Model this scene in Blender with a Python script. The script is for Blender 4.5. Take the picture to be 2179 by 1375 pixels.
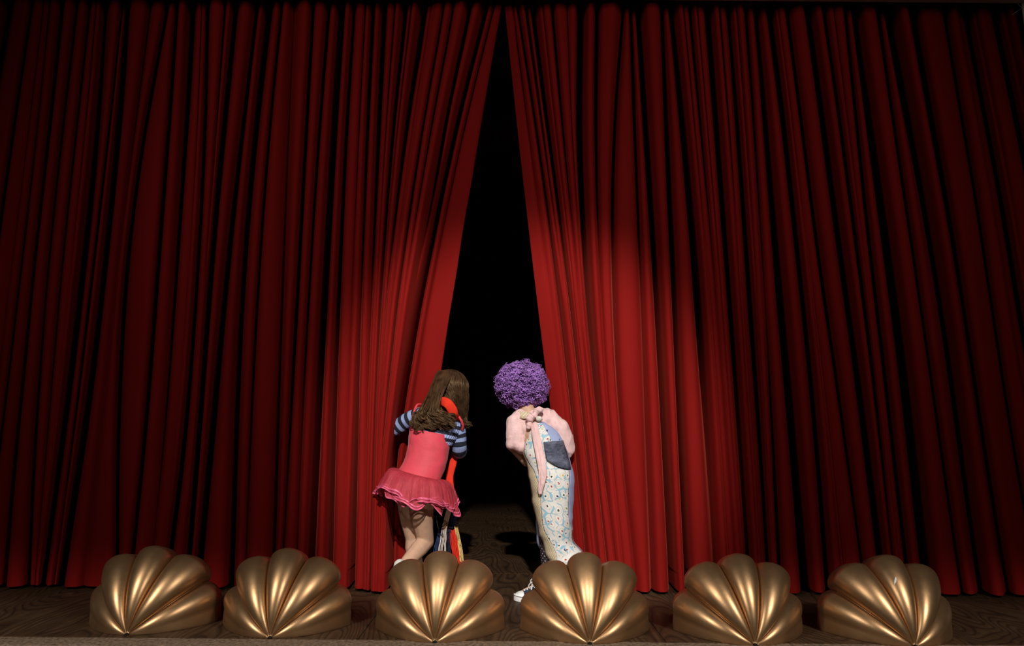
import bpy, bmesh, math, random
from mathutils import Vector, Matrix, noise as mnoise
import numpy as np

# ------------------------------------------------------------------ clear
for o in list(bpy.data.objects):
    bpy.data.objects.remove(o, do_unlink=True)
scn = bpy.context.scene
COL = scn.collection
PI = math.pi
random.seed(7)

# ------------------------------------------------------------------ camera
W, H, F = 2179.0, 1375.0, 1450.0
PITCH = math.radians(9.5)
ROLL = 0.0088
CAM = Vector((0.0, -3.7, 0.794))
fwd = Vector((0, math.cos(PITCH), math.sin(PITCH)))
up0 = Vector((0, -math.sin(PITCH), math.cos(PITCH)))
rt0 = Vector((1, 0, 0))
rt = rt0 * math.cos(ROLL) + up0 * math.sin(ROLL)
up = up0 * math.cos(ROLL) - rt0 * math.sin(ROLL)
cam = bpy.data.cameras.new('camera')
cam.sensor_fit = 'HORIZONTAL'
cam.sensor_width = 36.0
cam.lens = 36.0 * F / W
cam.clip_start = 0.05
camo = bpy.data.objects.new('camera', cam)
COL.objects.link(camo)
camo.matrix_world = Matrix((
    (rt.x, up.x, -fwd.x, CAM.x),
    (rt.y, up.y, -fwd.y, CAM.y),
    (rt.z, up.z, -fwd.z, CAM.z),
    (0, 0, 0, 1)))
scn.camera = camo

# ------------------------------------------------------------------ world + lights + exposure
wd = bpy.data.worlds.new('dark_theatre')
scn.world = wd
wd.use_nodes = True
wd.node_tree.nodes['Background'].inputs[0].default_value = (0.010, 0.008, 0.007, 1)
wd.node_tree.nodes['Background'].inputs[1].default_value = 0.02
scn.view_settings.view_transform = 'Standard'
scn.view_settings.look = 'None'
scn.view_settings.gamma = 1.0
scn.view_settings.use_curve_mapping = False
scn.view_settings.exposure = 0.0


def aim(o, target):
    d = Vector(target) - o.location
    o.rotation_euler = d.to_track_quat('-Z', 'Y').to_euler()


def spot(name, loc, target, power, size, blend, radius, color=(1, 1, 1)):
    l = bpy.data.lights.new(name, 'SPOT')
    l.energy = power
    l.spot_size = math.radians(size)
    l.spot_blend = blend
    l.shadow_soft_size = radius
    l.color = color
    o = bpy.data.objects.new(name, l)
    COL.objects.link(o)
    o.location = loc
    aim(o, target)
    return o


def area(name, loc, target, power, sx, sy, color=(1, 1, 1), spread=180):
    l = bpy.data.lights.new(name, 'AREA')
    l.shape = 'RECTANGLE'
    l.size = sx
    l.size_y = sy
    l.energy = power
    l.color = color
    l.spread = math.radians(spread)
    o = bpy.data.objects.new(name, l)
    COL.objects.link(o)
    o.location = loc
    aim(o, target)
    return o


# follow spot from the balcony, and two soft lamps at the sides of the auditorium
spot('follow_spot', (0.05, -8.0, 5.45), (0.05, 0.0, 0.79), 3100, 15.5, 0.62, 0.10, (1.0, 0.95, 0.89))
area('soft_lamp', (-2.6, -4.6, 3.7), (-0.1, 0.0, 1.75), 6.6, 0.7, 1.0, (1.0, 0.93, 0.84), 70)
area('soft_lamp', (2.6, -4.6, 3.7), (0.1, 0.0, 1.75), 6.6, 0.7, 1.0, (1.0, 0.93, 0.84), 70)


def added_spot(name, loc, power, y_keep, z_keep, y_cut, z_cut):
    """added spot shining straight at the stage edge; its shaped beam lets light reach the line
    (y_keep, z_keep) and has closed by the line (y_cut, z_cut)"""
    o = spot(name, loc, (loc[0], -0.86, 0.15), power, 112, 0.5, 0.24, (1.0, 0.955, 0.89))
    a0 = math.atan2(loc[2] - 0.15, -0.86 - loc[1])
    b_keep = math.tan(a0 - math.atan2(loc[2] - z_keep, y_keep - loc[1]))
    b_cut = math.tan(a0 - math.atan2(loc[2] - z_cut, y_cut - loc[1]))
    l = o.data
    l.use_nodes = True
    t = l.node_tree
    em = t.nodes['Emission']
    tc = t.nodes.new('ShaderNodeTexCoord')
    sp = t.nodes.new('ShaderNodeSeparateXYZ')
    t.links.new(tc.outputs['Normal'], sp.inputs[0])
    ab = t.nodes.new('ShaderNodeMath'); ab.operation = 'ABSOLUTE'
    t.links.new(sp.outputs[2], ab.inputs[0])
    dv = t.nodes.new('ShaderNodeMath'); dv.operation = 'DIVIDE'
    t.links.new(sp.outputs[1], dv.inputs[0]); t.links.new(ab.outputs[0], dv.inputs[1])
    mr = t.nodes.new('ShaderNodeMapRange'); mr.interpolation_type = 'SMOOTHSTEP'
    mr.inputs['From Min'].default_value = b_keep; mr.inputs['From Max'].default_value = b_cut
    mr.inputs['To Min'].default_value = 1.0; mr.inputs['To Max'].default_value = 0.0
    t.links.new(dv.outputs[0], mr.inputs['Value'])
    t.links.new(mr.outputs[0], em.inputs['Strength'])
    return o


# two lights added to brighten the golden shells, beams cut to spare the curtain
added_spot('added_shell_light', (-2.4, -3.9, 2.3), 330, -0.74, 0.34, 0.0, 0.03)
added_spot('added_shell_light', (2.4, -3.9, 2.3), 330, -0.74, 0.34, 0.0, 0.03)


# ------------------------------------------------------------------ helpers
def P(u, v, y):
    """point of the vertical plane at depth y measured at photo position u, v"""
    d = fwd + rt * ((u - W / 2) / F) - up * ((v - H / 2) / F)
    t = (y - CAM.y) / d.y
    return CAM + d * t


def tag(o, label=None, cat=None, group=None, kind=None):
    if label: o['label'] = label
    if cat: o['category'] = cat
    if group: o['group'] = group
    if kind: o['kind'] = kind
    return o


def link(name, me, mat=None, parent=None, smooth=True):
    o = bpy.data.objects.new(name, me)
    COL.objects.link(o)
    if mat is not None:
        me.materials.clear()
        me.materials.append(mat)
    if smooth and len(me.polygons):
        me.polygons.foreach_set('use_smooth', [True] * len(me.polygons))
    if parent:
        o.parent = parent
        o.matrix_parent_inverse = parent.matrix_world.inverted()
    return o


def empty(name, loc=(0, 0, 0)):
    o = bpy.data.objects.new(name, None)
    COL.objects.link(o)
    o.location = loc
    o.empty_display_size = 0.1
    o.matrix_world = Matrix.Translation(loc)
    return o


def mesh(verts, faces, uvs=None, name='mesh'):
    me = bpy.data.meshes.new(name)
    me.from_pydata([tuple(v) for v in verts], [], faces)
    if uvs is not None:
        l = me.uv_layers.new(name='UVMap')
        for p in me.polygons:
            for li in p.loop_indices:
                l.data[li].uv = uvs[me.loops[li].vertex_index]
    me.validate()
    me.update()
    return me


class MB:
    """collects geometry for one mesh"""
    def __init__(s):
        s.v, s.f, s.uv = [], [], []

    def grid(s, rows, closed=False, uv=None):
        b = len(s.v)
        n = len(rows[0])
        for i, r in enumerate(rows):
            for j, p in enumerate(r):
                s.v.append(Vector(p))
                s.uv.append(uv[i][j] if uv else (j / n, i / len(rows)))
        for i in range(len(rows) - 1):
            for j in range(n if closed else n - 1):
                k = (j + 1) % n
                s.f.append((b + i * n + j, b + i * n + k, b + (i + 1) * n + k, b + (i + 1) * n + j))
        return b

    def fan(s, ring, rev=False):
        b = len(s.v)
        c = sum((Vector(p) for p in ring), Vector()) / len(ring)
        s.v.append(c); s.uv.append((0, 0))
        for p in ring:
            s.v.append(Vector(p)); s.uv.append((0, 0))
        n = len(ring)
        for j in range(n):
            a, c2 = b + 1 + j, b + 1 + (j + 1) % n
            s.f.append((b, c2, a) if rev else (b, a, c2))

    def box(s, a, b):
        x0, y0, z0 = a; x1, y1, z1 = b
        k = len(s.v)
        for p in ((x0, y0, z0), (x1, y0, z0), (x1, y1, z0), (x0, y1, z0), (x0, y0, z1), (x1, y0, z1), (x1, y1, z1), (x0, y1, z1)):
            s.v.append(Vector(p)); s.uv.append((p[0], p[1]))
        for f in ((0, 3, 2, 1), (4, 5, 6, 7), (0, 1, 5, 4), (1, 2, 6, 5), (2, 3, 7, 6), (3, 0, 4, 7)):
            s.f.append(tuple(k + i for i in f))

    def tube(s, pts, r, n=6, flat=1.0, hint=Vector((0, 1, 0)), caps=True):
        """r number or list; flat squashes along the hint direction"""
        pts = [Vector(p) for p in pts]
        m = len(pts)
        rr = r if isinstance(r, (list, tuple)) else [r] * m
        rows, uv = [], []
        L = 0
        for i, p in enumerate(pts):
            t = (pts[min(i + 1, m - 1)] - pts[max(i - 1, 0)])
            if t.length < 1e-9: t = Vector((0, 0, 1))
            t.normalize()
            if i: L += (p - pts[i - 1]).length
            h = hint - t * hint.dot(t)
            if h.length < 1e-4:
                h = Vector((1, 0, 0)) - t * t.x
            h.normalize()
            w = t.cross(h)
            row, ur = [], []
            for j in range(n):
                a = 2 * PI * j / n
                row.append(p + w * (rr[i] * math.cos(a)) + h * (rr[i] * flat * math.sin(a)))
                ur.append((j / n, L))
            rows.append(row); uv.append(ur)
        s.grid(rows, True, uv)
        if caps:
            s.fan(rows[0], True); s.fan(rows[-1])

    def me(s, name='mesh'):
        return mesh(s.v, s.f, s.uv, name)

    def build(s, name, mat, parent=None, smooth=True):
        return link(name, s.me(name), mat, parent, smooth)


def spline(pts, n):
    """Catmull-Rom through points, n samples per span; works on vectors"""
    pts = [Vector(p) for p in pts]
    out = []
    for i in range(len(pts) - 1):
        p0 = pts[max(i - 1, 0)]; p1 = pts[i]; p2 = pts[i + 1]; p3 = pts[min(i + 2, len(pts) - 1)]
        for k in range(n):
            t = k / n
            out.append(0.5 * ((2 * p1) + (p2 - p0) * t + (2 * p0 - 5 * p1 + 4 * p2 - p3) * t * t + (3 * p1 - p0 - 3 * p2 + p3) * t ** 3))
    out.append(pts[-1])
    return out


def interp(pairs, x):
    if x <= pairs[0][0]: return pairs[0][1]
    for (a, va), (b, vb) in zip(pairs, pairs[1:]):
        if x <= b:
            t = (x - a) / (b - a)
            return va + (vb - va) * t
    return pairs[-1][1]


ICO = None


def ico():
    global ICO
    if ICO is None:
        bm = bmesh.new()
        bmesh.ops.create_icosphere(bm, subdivisions=2, radius=1)
        ICO = ([v.co.copy() for v in bm.verts], [tuple(v.index for v in f.verts) for f in bm.faces])
        bm.free()
    return ICO


class Union:
    """overlapping balls fused into one continuous skin"""
    def __init__(s):
        s.v, s.f = [], []

    def ell(s, c, r, rot=None):
        V, Fc = ico()
        b = len(s.v)
        r = Vector(r) if not isinstance(r, (int, float)) else Vector((r, r, r))
        for q in V:
            p = Vector((q.x * r.x, q.y * r.y, q.z * r.z))
            if rot: p = rot @ p
            s.v.append(Vector(c) + p)
        s.f += [tuple(b + i for i in f) for f in Fc]

    def chain(s, pts, rad):
        pts = [Vector(p) for p in pts]
        for i in range(len(pts) - 1):
            d = (pts[i + 1] - pts[i]).length
            n = max(2, int(d / (0.35 * min(rad[i], rad[i + 1]))))
            for k in range(n + 1):
                t = k / n
                s.ell(pts[i].lerp(pts[i + 1], t), rad[i] + (rad[i + 1] - rad[i]) * t)

    def me(s, voxel, smooth=6, disp=None):
        me = mesh(s.v, s.f)
        o = bpy.data.objects.new('tmp', me)
        COL.objects.link(o)
        m = o.modifiers.new('r', 'REMESH'); m.mode = 'VOXEL'; m.voxel_size = voxel
        if smooth:
            m = o.modifiers.new('s', 'SMOOTH'); m.iterations = smooth; m.factor = 0.5
        dg = bpy.context.evaluated_depsgraph_get()
        out = bpy.data.meshes.new_from_object(o.evaluated_get(dg))
        bpy.data.objects.remove(o, do_unlink=True)
        if disp:
            nv = [v.normal.copy() for v in out.vertices]
            for v, n in zip(out.vertices, nv):
                v.co += n * disp(v.co)
        return out


# ------------------------------------------------------------------ materials
def nt(name):
    m = bpy.data.materials.new(name)
    m.use_nodes = True
    t = m.node_tree
    return m, t, t.nodes['Principled BSDF']


def N(t, typ, **kw):
    n = t.nodes.new(typ)
    for k, v in kw.items():
        setattr(n, k, v)
    return n


def setin(n, **kw):
    for k, v in kw.items():
        n.inputs[k.replace('_', ' ')].default_value = v


def ramp(t, src, stops, interp_='LINEAR'):
    r = N(t, 'ShaderNodeValToRGB')
    r.color_ramp.interpolation = interp_
    e = r.color_ramp.elements
    while len(e) < len(stops): e.new(0.5)
    for el, (p, c) in zip(e, stops):
        el.position = p
        el.color = (*c, 1) if len(c) == 3 else c
    t.links.new(src, r.inputs[0])
    return r.outputs[0]


def bump(t, bsdf, src, strength, dist):
    b = N(t, 'ShaderNodeBump')
    b.inputs['Strength'].default_value = strength
    b.inputs['Distance'].default_value = dist
    t.links.new(src, b.inputs['Height'])
    t.links.new(b.outputs[0], bsdf.inputs['Normal'])


def noise_tex(t, scale, detail=4, rough=0.5, vec=None):
    n = N(t, 'ShaderNodeTexNoise')
    n.inputs['Scale'].default_value = scale
    n.inputs['Detail'].default_value = detail
    n.inputs['Roughness'].default_value = rough
    if vec is not None: t.links.new(vec, n.inputs['Vector'])
    return n


def coords(t, which='Object', scale=None):
    c = N(t, 'ShaderNodeTexCoord')
    o = c.outputs[which]
    if scale:
        mp = N(t, 'ShaderNodeMapping')
        mp.inputs['Scale'].default_value = scale
        t.links.new(o, mp.inputs[0])
        o = mp.outputs[0]
    return o


def simple(name, col, rough=0.6, metal=0.0, noise_scale=60, var=0.15, bumpd=0.0, sheen=0.0):
    m, t, b = nt(name)
    n = noise_tex(t, noise_scale, 3, 0.5, coords(t))
    c0 = tuple(x * (1 - var) for x in col); c1 = tuple(min(1, x * (1 + var)) for x in col)
    t.links.new(ramp(t, n.outputs[0], [(0.3, c0), (0.7, c1)]), b.inputs['Base Color'])
    setin(b, Roughness=rough, Metallic=metal)
    b.inputs['Specular IOR Level'].default_value = 0.3
    if sheen:
        b.inputs['Sheen Weight'].default_value = sheen
        b.inputs['Sheen Roughness'].default_value = 0.4
    if bumpd: bump(t, b, n.outputs[0], 0.5, bumpd)
    return m


def velvet(name, c0, c1, sheen=0.5):
    m, t, b = nt(name)
    n = noise_tex(t, 3.0, 3, 0.5, coords(t, 'Object', (1, 1, 0.15)))
    t.links.new(ramp(t, n.outputs[0], [(0.3, c0), (0.7, c1)]), b.inputs['Base Color'])
    setin(b, Roughness=0.85)
    b.inputs['Specular IOR Level'].default_value = 0.08
    b.inputs['Sheen Weight'].default_value = sheen
    b.inputs['Sheen Roughness'].default_value = 0.35
    b.inputs['Sheen Tint'].default_value = (1.0, 0.13, 0.08, 1)
    f = noise_tex(t, 900, 2, 0.5, coords(t))
    bump(t, b, f.outputs[0], 0.15, 0.002)
    return m


M = {}
M['curtain'] = velvet('red_velvet', (0.225, 0.0075, 0.0058), (0.275, 0.010, 0.008), 0.22)
M['backdrop'] = velvet('dark_red_cloth', (0.20, 0.008, 0.007), (0.24, 0.010, 0.009), 0.1)


def plywood():
    m, t, b = nt('plywood')
    oi = N(t, 'ShaderNodeObjectInfo')
    co = coords(t, 'Object')
    mp = N(t, 'ShaderNodeMapping')
    mp.inputs['Scale'].default_value = (1.0, 0.22, 1)
    t.links.new(co, mp.inputs[0])
    ad = N(t, 'ShaderNodeVectorMath', operation='ADD')
    mul = N(t, 'ShaderNodeVectorMath', operation='SCALE')
    mul.inputs[0].default_value = (17.0, 9.0, 5.0)
    t.links.new(oi.outputs['Random'], mul.inputs['Scale'])
    t.links.new(mp.outputs[0], ad.inputs[0]); t.links.new(mul.outputs[0], ad.inputs[1])
    # rotary-cut figure: contour lines of a smooth noise
    n1 = noise_tex(t, 2.3, 2, 0.45, ad.outputs[0])
    ml = N(t, 'ShaderNodeMath', operation='MULTIPLY'); ml.inputs[1].default_value = 46.0
    t.links.new(n1.outputs[0], ml.inputs[0])
    fr = N(t, 'ShaderNodeMath', operation='FRACT')
    t.links.new(ml.outputs[0], fr.inputs[0])
    g = ramp(t, fr.outputs[0], [(0.0, (0.62,) * 3), (0.55, (0.85,) * 3), (0.9, (0.15,) * 3), (1.0, (0.5,) * 3)])
    n2 = noise_tex(t, 60, 4, 0.6, coords(t, 'Object', (1, 0.12, 1)))
    mx = N(t, 'ShaderNodeMixRGB', blend_type='MULTIPLY'); mx.inputs[0].default_value = 0.8
    t.links.new(g, mx.inputs[1])
    t.links.new(ramp(t, n2.outputs[0], [(0.25, (0.35,) * 3), (0.75, (1,) * 3)]), mx.inputs[2])
    c = ramp(t, mx.outputs[0], [(0.0, (0.022, 0.011, 0.005)), (0.55, (0.085, 0.044, 0.020)), (1.0, (0.17, 0.10, 0.052))])
    n3 = noise_tex(t, 1.7, 5, 0.6, co)
    mx2 = N(t, 'ShaderNodeMixRGB', blend_type='MULTIPLY'); mx2.inputs[0].default_value = 0.7
    t.links.new(c, mx2.inputs[1])
    t.links.new(ramp(t, n3.outputs[0], [(0.35, (0.4, 0.36, 0.34)), (0.65, (1, 1, 1))]), mx2.inputs[2])
    t.links.new(mx2.outputs[0], b.inputs['Base Color'])
    setin(b, Roughness=0.6)
    b.inputs['Specular IOR Level'].default_value = 0.3
    bump(t, b, mx.outputs[0], 0.35, 0.003)
    return m


M['ply'] = plywood()
M['nosing'] = simple('worn_board', (0.19, 0.13, 0.085), 0.75, 0, 70, 0.55, 0.004)
M['plaster'] = simple('painted_plaster', (0.75, 0.69, 0.62), 0.7, 0, 8, 0.08)
M['stage_black'] = simple('black_paint', (0.012, 0.011, 0.010), 0.8, 0, 20, 0.2)


def gold():
    m, t, b = nt('gold_paint')
    co = coords(t)
    n = noise_tex(t, 9, 4, 0.6, co)
    t.links.new(ramp(t, n.outputs[0], [(0.3, (0.43, 0.25, 0.122)), (0.7, (0.50, 0.30, 0.15))]), b.inputs['Base Color'])
    n2 = noise_tex(t, 30, 5, 0.65, co)
    r = N(t, 'ShaderNodeMapRange'); r.inputs['To Min'].default_value = 0.33; r.inputs['To Max'].default_value = 0.45
    t.links.new(n2.outputs[0], r.inputs[0])
    t.links.new(r.outputs[0], b.inputs['Roughness'])
    setin(b, Metallic=0.9)
    n3 = noise_tex(t, 140, 3, 0.5, co)
    bump(t, b, n3.outputs[0], 0.08, 0.002)
    return m


M['gold'] = gold()
M['hole'] = simple('dark_hole', (0.01, 0.006, 0.004), 0.9)
M['skin'] = simple('skin', (0.62, 0.38, 0.26), 0.5, 0, 40, 0.06)
M['skin'].node_tree.nodes['Principled BSDF'].inputs['Subsurface Weight'].default_value = 0.12
M['skin'].node_tree.nodes['Principled BSDF'].inputs['Subsurface Radius'].default_value = (0.01, 0.004, 0.002)
M['hair'] = simple('brown_hair', (0.060, 0.031, 0.015), 0.42, 0, 26, 0.62)
M['hair'].node_tree.nodes['Principled BSDF'].inputs['Specular IOR Level'].default_value = 0.5
M['hair'].node_tree.nodes['Principled BSDF'].inputs['Specular Tint'].default_value = (1.0, 0.72, 0.42, 1)
M['wig'] = simple('purple_wig', (0.33, 0.155, 0.49), 0.30, 0, 22, 0.40)
M['wig'].node_tree.nodes['Principled BSDF'].inputs['Specular IOR Level'].default_value = 0.6
M['coral'] = simple('coral_cotton', (0.74, 0.072, 0.105), 0.6, 0, 16, 0.08, 0.012, 0.2)
M['strap'] = simple('coral_strap', (0.70, 0.05, 0.07), 0.6)
M['satin'] = simple('pink_satin', (0.76, 0.13, 0.24), 0.22, 0, 50, 0.3, 0.003)
M['scarf_red'] = simple('vermilion_wool', (0.80, 0.035, 0.012), 0.85, 0, 260, 0.08, 0.001)
M['wool_white'] = simple('cream_wool', (0.62, 0.50, 0.40), 0.9, 0, 220, 0.2, 0.003)
M['wool_beige'] = simple('beige_wool', (0.45, 0.29, 0.19), 0.9, 0, 220, 0.25, 0.003)
M['wool_navy'] = simple('navy_wool', (0.012, 0.014, 0.035), 0.9, 0, 220, 0.3, 0.003)
M['wool_grey'] = simple('pale_grey_wool', (0.62, 0.55, 0.49), 0.9, 0, 120, 0.2)
M['wool_yellow'] = simple('yellow_wool', (0.72, 0.52, 0.20), 0.9, 0, 120, 0.25)
M['wool_blue'] = simple('blue_wool', (0.03, 0.05, 0.13), 0.9, 0, 120, 0.3)
M['white_leather'] = simple('white_leather', (0.70, 0.66, 0.62), 0.4, 0, 60, 0.1)
M['pink'] = simple('pale_pink_cotton', (0.84, 0.56, 0.55), 0.75, 0, 24, 0.10, 0.016, 0.2)
M['cream_dots'] = None
M['cream_cotton'] = simple('cream_cotton', (0.80, 0.76, 0.68), 0.75, 0, 60, 0.12, 0.003)
M['blue_cotton'] = simple('light_blue_cotton', (0.36, 0.43, 0.68), 0.75, 0, 14, 0.10, 0.004, 0.1)
M['canvas'] = simple('navy_canvas', (0.030, 0.040, 0.060), 0.75, 0, 150, 0.3)
M['rubber'] = simple('white_rubber', (0.78, 0.76, 0.74), 0.35, 0, 30, 0.04)
M['black_line'] = simple('black_rubber', (0.012, 0.012, 0.014), 0.5)
M['lace'] = simple('white_lace', (0.80, 0.78, 0.76), 0.7)
M['wire'] = simple('steel_wire', (0.5, 0.47, 0.44), 0.4, 0.6)
M['purple_button'] = simple('purple_button', (0.06, 0.02, 0.12), 0.3)


def uvsplit(t):
    c = N(t, 'ShaderNodeTexCoord')
    s = N(t, 'ShaderNodeSeparateXYZ')
    t.links.new(c.outputs['UV'], s.inputs[0])
    return c.outputs['UV'], s.outputs[0], s.outputs[1]


def math_(t, op, a, b=None):
    n = N(t, 'ShaderNodeMath', operation=op)
    if isinstance(a, (int, float)): n.inputs[0].default_value = a
    else: t.links.new(a, n.inputs[0])
    if b is not None:
        if isinstance(b, (int, float)): n.inputs[1].default_value = b
        else: t.links.new(b, n.inputs[1])
    return n.outputs[0]


def striped():
    m, t, b = nt('striped_knit')
    uv, u, v = uvsplit(t)
    f = math_(t, 'FRACT', math_(t, 'DIVIDE', v, 0.0375))
    c = ramp(t, f, [(0.0, (0.012, 0.014, 0.03)), (0.48, (0.012, 0.014, 0.03)), (0.52, (0.36, 0.47, 0.80)), (0.98, (0.36, 0.47, 0.80)), (1.0, (0.012, 0.014, 0.03))])
    t.links.new(c, b.inputs['Base Color'])
    setin(b, Roughness=0.85)
    rib = math_(t, 'SINE', math_(t, 'MULTIPLY', u, 2 * PI * 44))
    bump(t, b, rib, 0.6, 0.002)
    return m


M['stripes'] = striped()


def tulle():
    m, t, b = nt('coral_tulle')
    setin(b, Roughness=0.7)
    n = noise_tex(t, 16, 3, 0.5, coords(t))
    t.links.new(ramp(t, n.outputs[0], [(0.3, (0.62, 0.045, 0.075)), (0.7, (0.74, 0.075, 0.11))]), b.inputs['Base Color'])
    st = noise_tex(t, 1.0, 3, 0.6, coords(t, 'UV', (170, 1.6, 1)))
    al = N(t, 'ShaderNodeMapRange'); al.inputs['From Min'].default_value = 0.3; al.inputs['From Max'].default_value = 0.7
    al.inputs['To Min'].default_value = 0.34; al.inputs['To Max'].default_value = 0.74
    t.links.new(st.outputs[0], al.inputs[0]); t.links.new(al.outputs[0], b.inputs['Alpha'])
    bump(t, b, st.outputs[0], 0.4, 0.004)
    return m


M['tulle'] = tulle()


def floral():
    m, t, b = nt('floral_print')
    uv, u, v = uvsplit(t)
    nz = noise_tex(t, 26, 2, 0.5, uv)
    mx = N(t, 'ShaderNodeMixRGB', blend_type='ADD'); mx.inputs[0].default_value = 0.018
    t.links.new(uv, mx.inputs[1]); t.links.new(nz.outputs['Color'], mx.inputs[2])
    def vor(feature):
        w = N(t, 'ShaderNodeTexVoronoi', feature=feature)
        w.voronoi_dimensions = '2D'
        w.inputs['Scale'].default_value = 23.0
        w.inputs['Randomness'].default_value = 1.0
        t.links.new(mx.outputs[0], w.inputs['Vector'])
        return w
    e = vor('DISTANCE_TO_EDGE').outputs['Distance']
    f1 = vor('F1')
    d = f1.outputs['Distance']
    # petals white, gaps sky blue, thin dark outlines, spots in the middle
    gap_n = noise_tex(t, 30, 1, 0.5, uv)
    e2 = math_(t, 'ADD', e, math_(t, 'MULTIPLY', math_(t, 'SUBTRACT', gap_n.outputs[0], 0.47), 0.6))
    base = ramp(t, e2, [(0.0, (0.30, 0.58, 0.74)), (0.045, (0.30, 0.58, 0.74)), (0.055, (0.22, 0.25, 0.27)), (0.075, (0.80, 0.77, 0.73)), (1.0, (0.84, 0.81, 0.78))])
    line = ramp(t, math_(t, 'ABSOLUTE', math_(t, 'SUBTRACT', d, 0.36)), [(0.0, (0.62, 0.62, 0.62)), (0.012, (0.75, 0.75, 0.75)), (0.03, (1, 1, 1))])
    mu = N(t, 'ShaderNodeMixRGB', blend_type='MULTIPLY'); mu.inputs[0].default_value = 1
    t.links.new(base, mu.inputs[1]); t.links.new(line, mu.inputs[2])
    sp = N(t, 'ShaderNodeSeparateXYZ')
    t.links.new(f1.outputs['Color'], sp.inputs[0])
    dotc = ramp(t, sp.outputs[0], [(0.0, (0.45, 0.05, 0.03)), (0.3, (0.03, 0.05, 0.02)), (0.5, (0.30, 0.42, 0.05)), (0.65, (0.03, 0.05, 0.12)), (0.8, (0.70, 0.45, 0.05)), (0.9, (0.5, 0.06, 0.04))], 'CONSTANT')
    nz2 = noise_tex(t, 160, 1, 0.5, uv)
    d2 = math_(t, 'ADD', d, math_(t, 'MULTIPLY', math_(t, 'SUBTRACT', nz2.outputs[0], 0.5), 0.28))
    fac = math_(t, 'LESS_THAN', d2, 0.10)
    m2 = N(t, 'ShaderNodeMixRGB')
    t.links.new(fac, m2.inputs[0]); t.links.new(mu.outputs[0], m2.inputs[1]); t.links.new(dotc, m2.inputs[2])
    t.links.new(m2.outputs[0], b.inputs['Base Color'])
    setin(b, Roughness=0.8)
    n = noise_tex(t, 22, 3, 0.5, coords(t))
    bump(t, b, n.outputs[0], 0.35, 0.006)
    return m


M['floral'] = floral()


def dotted(name, bg, dot, pitch, rad):
    m, t, b = nt(name)
    uv, u, v = uvsplit(t)
    def cell(x, off):
        return math_(t, 'SUBTRACT', math_(t, 'FRACT', math_(t, 'ADD', math_(t, 'DIVIDE', x, pitch), off)), 0.5)
    def dist(off):
        a, c = cell(u, off), cell(v, off)
        return math_(t, 'SQRT', math_(t, 'ADD', math_(t, 'MULTIPLY', a, a), math_(t, 'MULTIPLY', c, c)))
    d = math_(t, 'MINIMUM', dist(0.0), dist(0.5))
    t.links.new(ramp(t, d, [(0.0, dot), (rad, dot), (rad + 0.06, bg), (1, bg)]), b.inputs['Base Color'])
    setin(b, Roughness=0.8)
    n = noise_tex(t, 22, 3, 0.5, coords(t))
    bump(t, b, n.outputs[0], 0.3, 0.005)
    return m


M['cream_dots'] = dotted('beige_dots', (0.60, 0.47, 0.27), (0.86, 0.81, 0.70), 0.0125, 0.17)
M['black_dots'] = dotted('black_dots', (0.008, 0.007, 0.009), (0.42, 0.34, 0.36), 0.024, 0.10)


def crushed():
    m, t, b = nt('crushed_blue_velvet')
    n = noise_tex(t, 18, 6, 0.65, coords(t, 'Object', (1, 1, 1.8)))
    t.links.new(ramp(t, n.outputs[0], [(0.35, (0.035, 0.040, 0.068)), (0.55, (0.14, 0.155, 0.23)), (0.72, (0.27, 0.29, 0.38))]), b.inputs['Base Color'])
    setin(b, Roughness=0.5)
    bump(t, b, n.outputs[0], 1.0, 0.03)
    return m


M['crushed'] = crushed()

# ------------------------------------------------------------------ stage floor
FY0, FY1 = -0.842, 6.9
fm = MB(); fm.box((-4.3, FY0, -0.10), (4.3, FY1, -0.014))
floor = fm.build('floor', M['stage_black'], None, False)
tag(floor, 'dark plywood stage floor running back under the red curtains', kind='structure')
sheet_cache = {}
sx, sy = 1.22, 2.44
ix = 0
x = -4.26
while x < 4.2:
    y = FY0 - (ix % 2) * 1.1
    while y < FY1:
        y0 = max(y, FY0); y1 = min(y + sy, FY1); x1 = min(x + sx, 4.3)
        if y1 - y0 > 0.05:
            key = (round(x1 - x, 3), round(y1 - y0, 3))
            if key not in sheet_cache:
                b = MB(); w_, h_ = key
                g = 0.0016; e = 0.003
                b.box((g, g, -0.014), (w_ - g, h_ - g, -0.002))
                k = len(b.v)
                q = ((g + e, g + e), (w_ - g - e, g + e), (w_ - g - e, h_ - g - e), (g + e, h_ - g - e))
                for px, py in q: b.v.append(Vector((px, py, 0.0))); b.uv.append((px, py))
                b.f = [f for f in b.f if f != (4, 5, 6, 7)]
                b.f += [(k, k + 1, k + 2, k + 3), (4, 5, k + 1, k), (5, 6, k + 2, k + 1), (6, 7, k + 3, k + 2), (7, 4, k, k + 3)]
                sheet_cache[key] = b.me('plywood_sheet')
            o = link('plywood_sheet', sheet_cache[key], M['ply'], None, False)
            o.location = (x, y0, 0)
            o.parent = floor
        y += sy
    x += sx
    ix += 1

# worn nosing board along the front edge of the stage
nb = MB()
rows = []
prof = [(-0.845, 0.0), (-0.935, 0.0), (-0.948, -0.004), (-0.953, -0.014), (-0.953, -0.05), (-0.945, -0.055), (-0.945, -0.9)]
for i in range(121):
    xx = -4.3 + 8.6 * i / 120
    rows.append([Vector((xx, py + 0.002 * mnoise.noise(Vector((xx * 6, j, 0))), pz + (0.0015 * mnoise.noise(Vector((xx * 9, j * 3.1, 4))) if pz > -0.5 else 0)))
                 for j, (py, pz) in enumerate(prof)])
nb.grid(rows)
nose = nb.build('trim_1', M['nosing'])
tag(nose, 'worn brown nosing board along the front edge of the stage', kind='structure')

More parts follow.
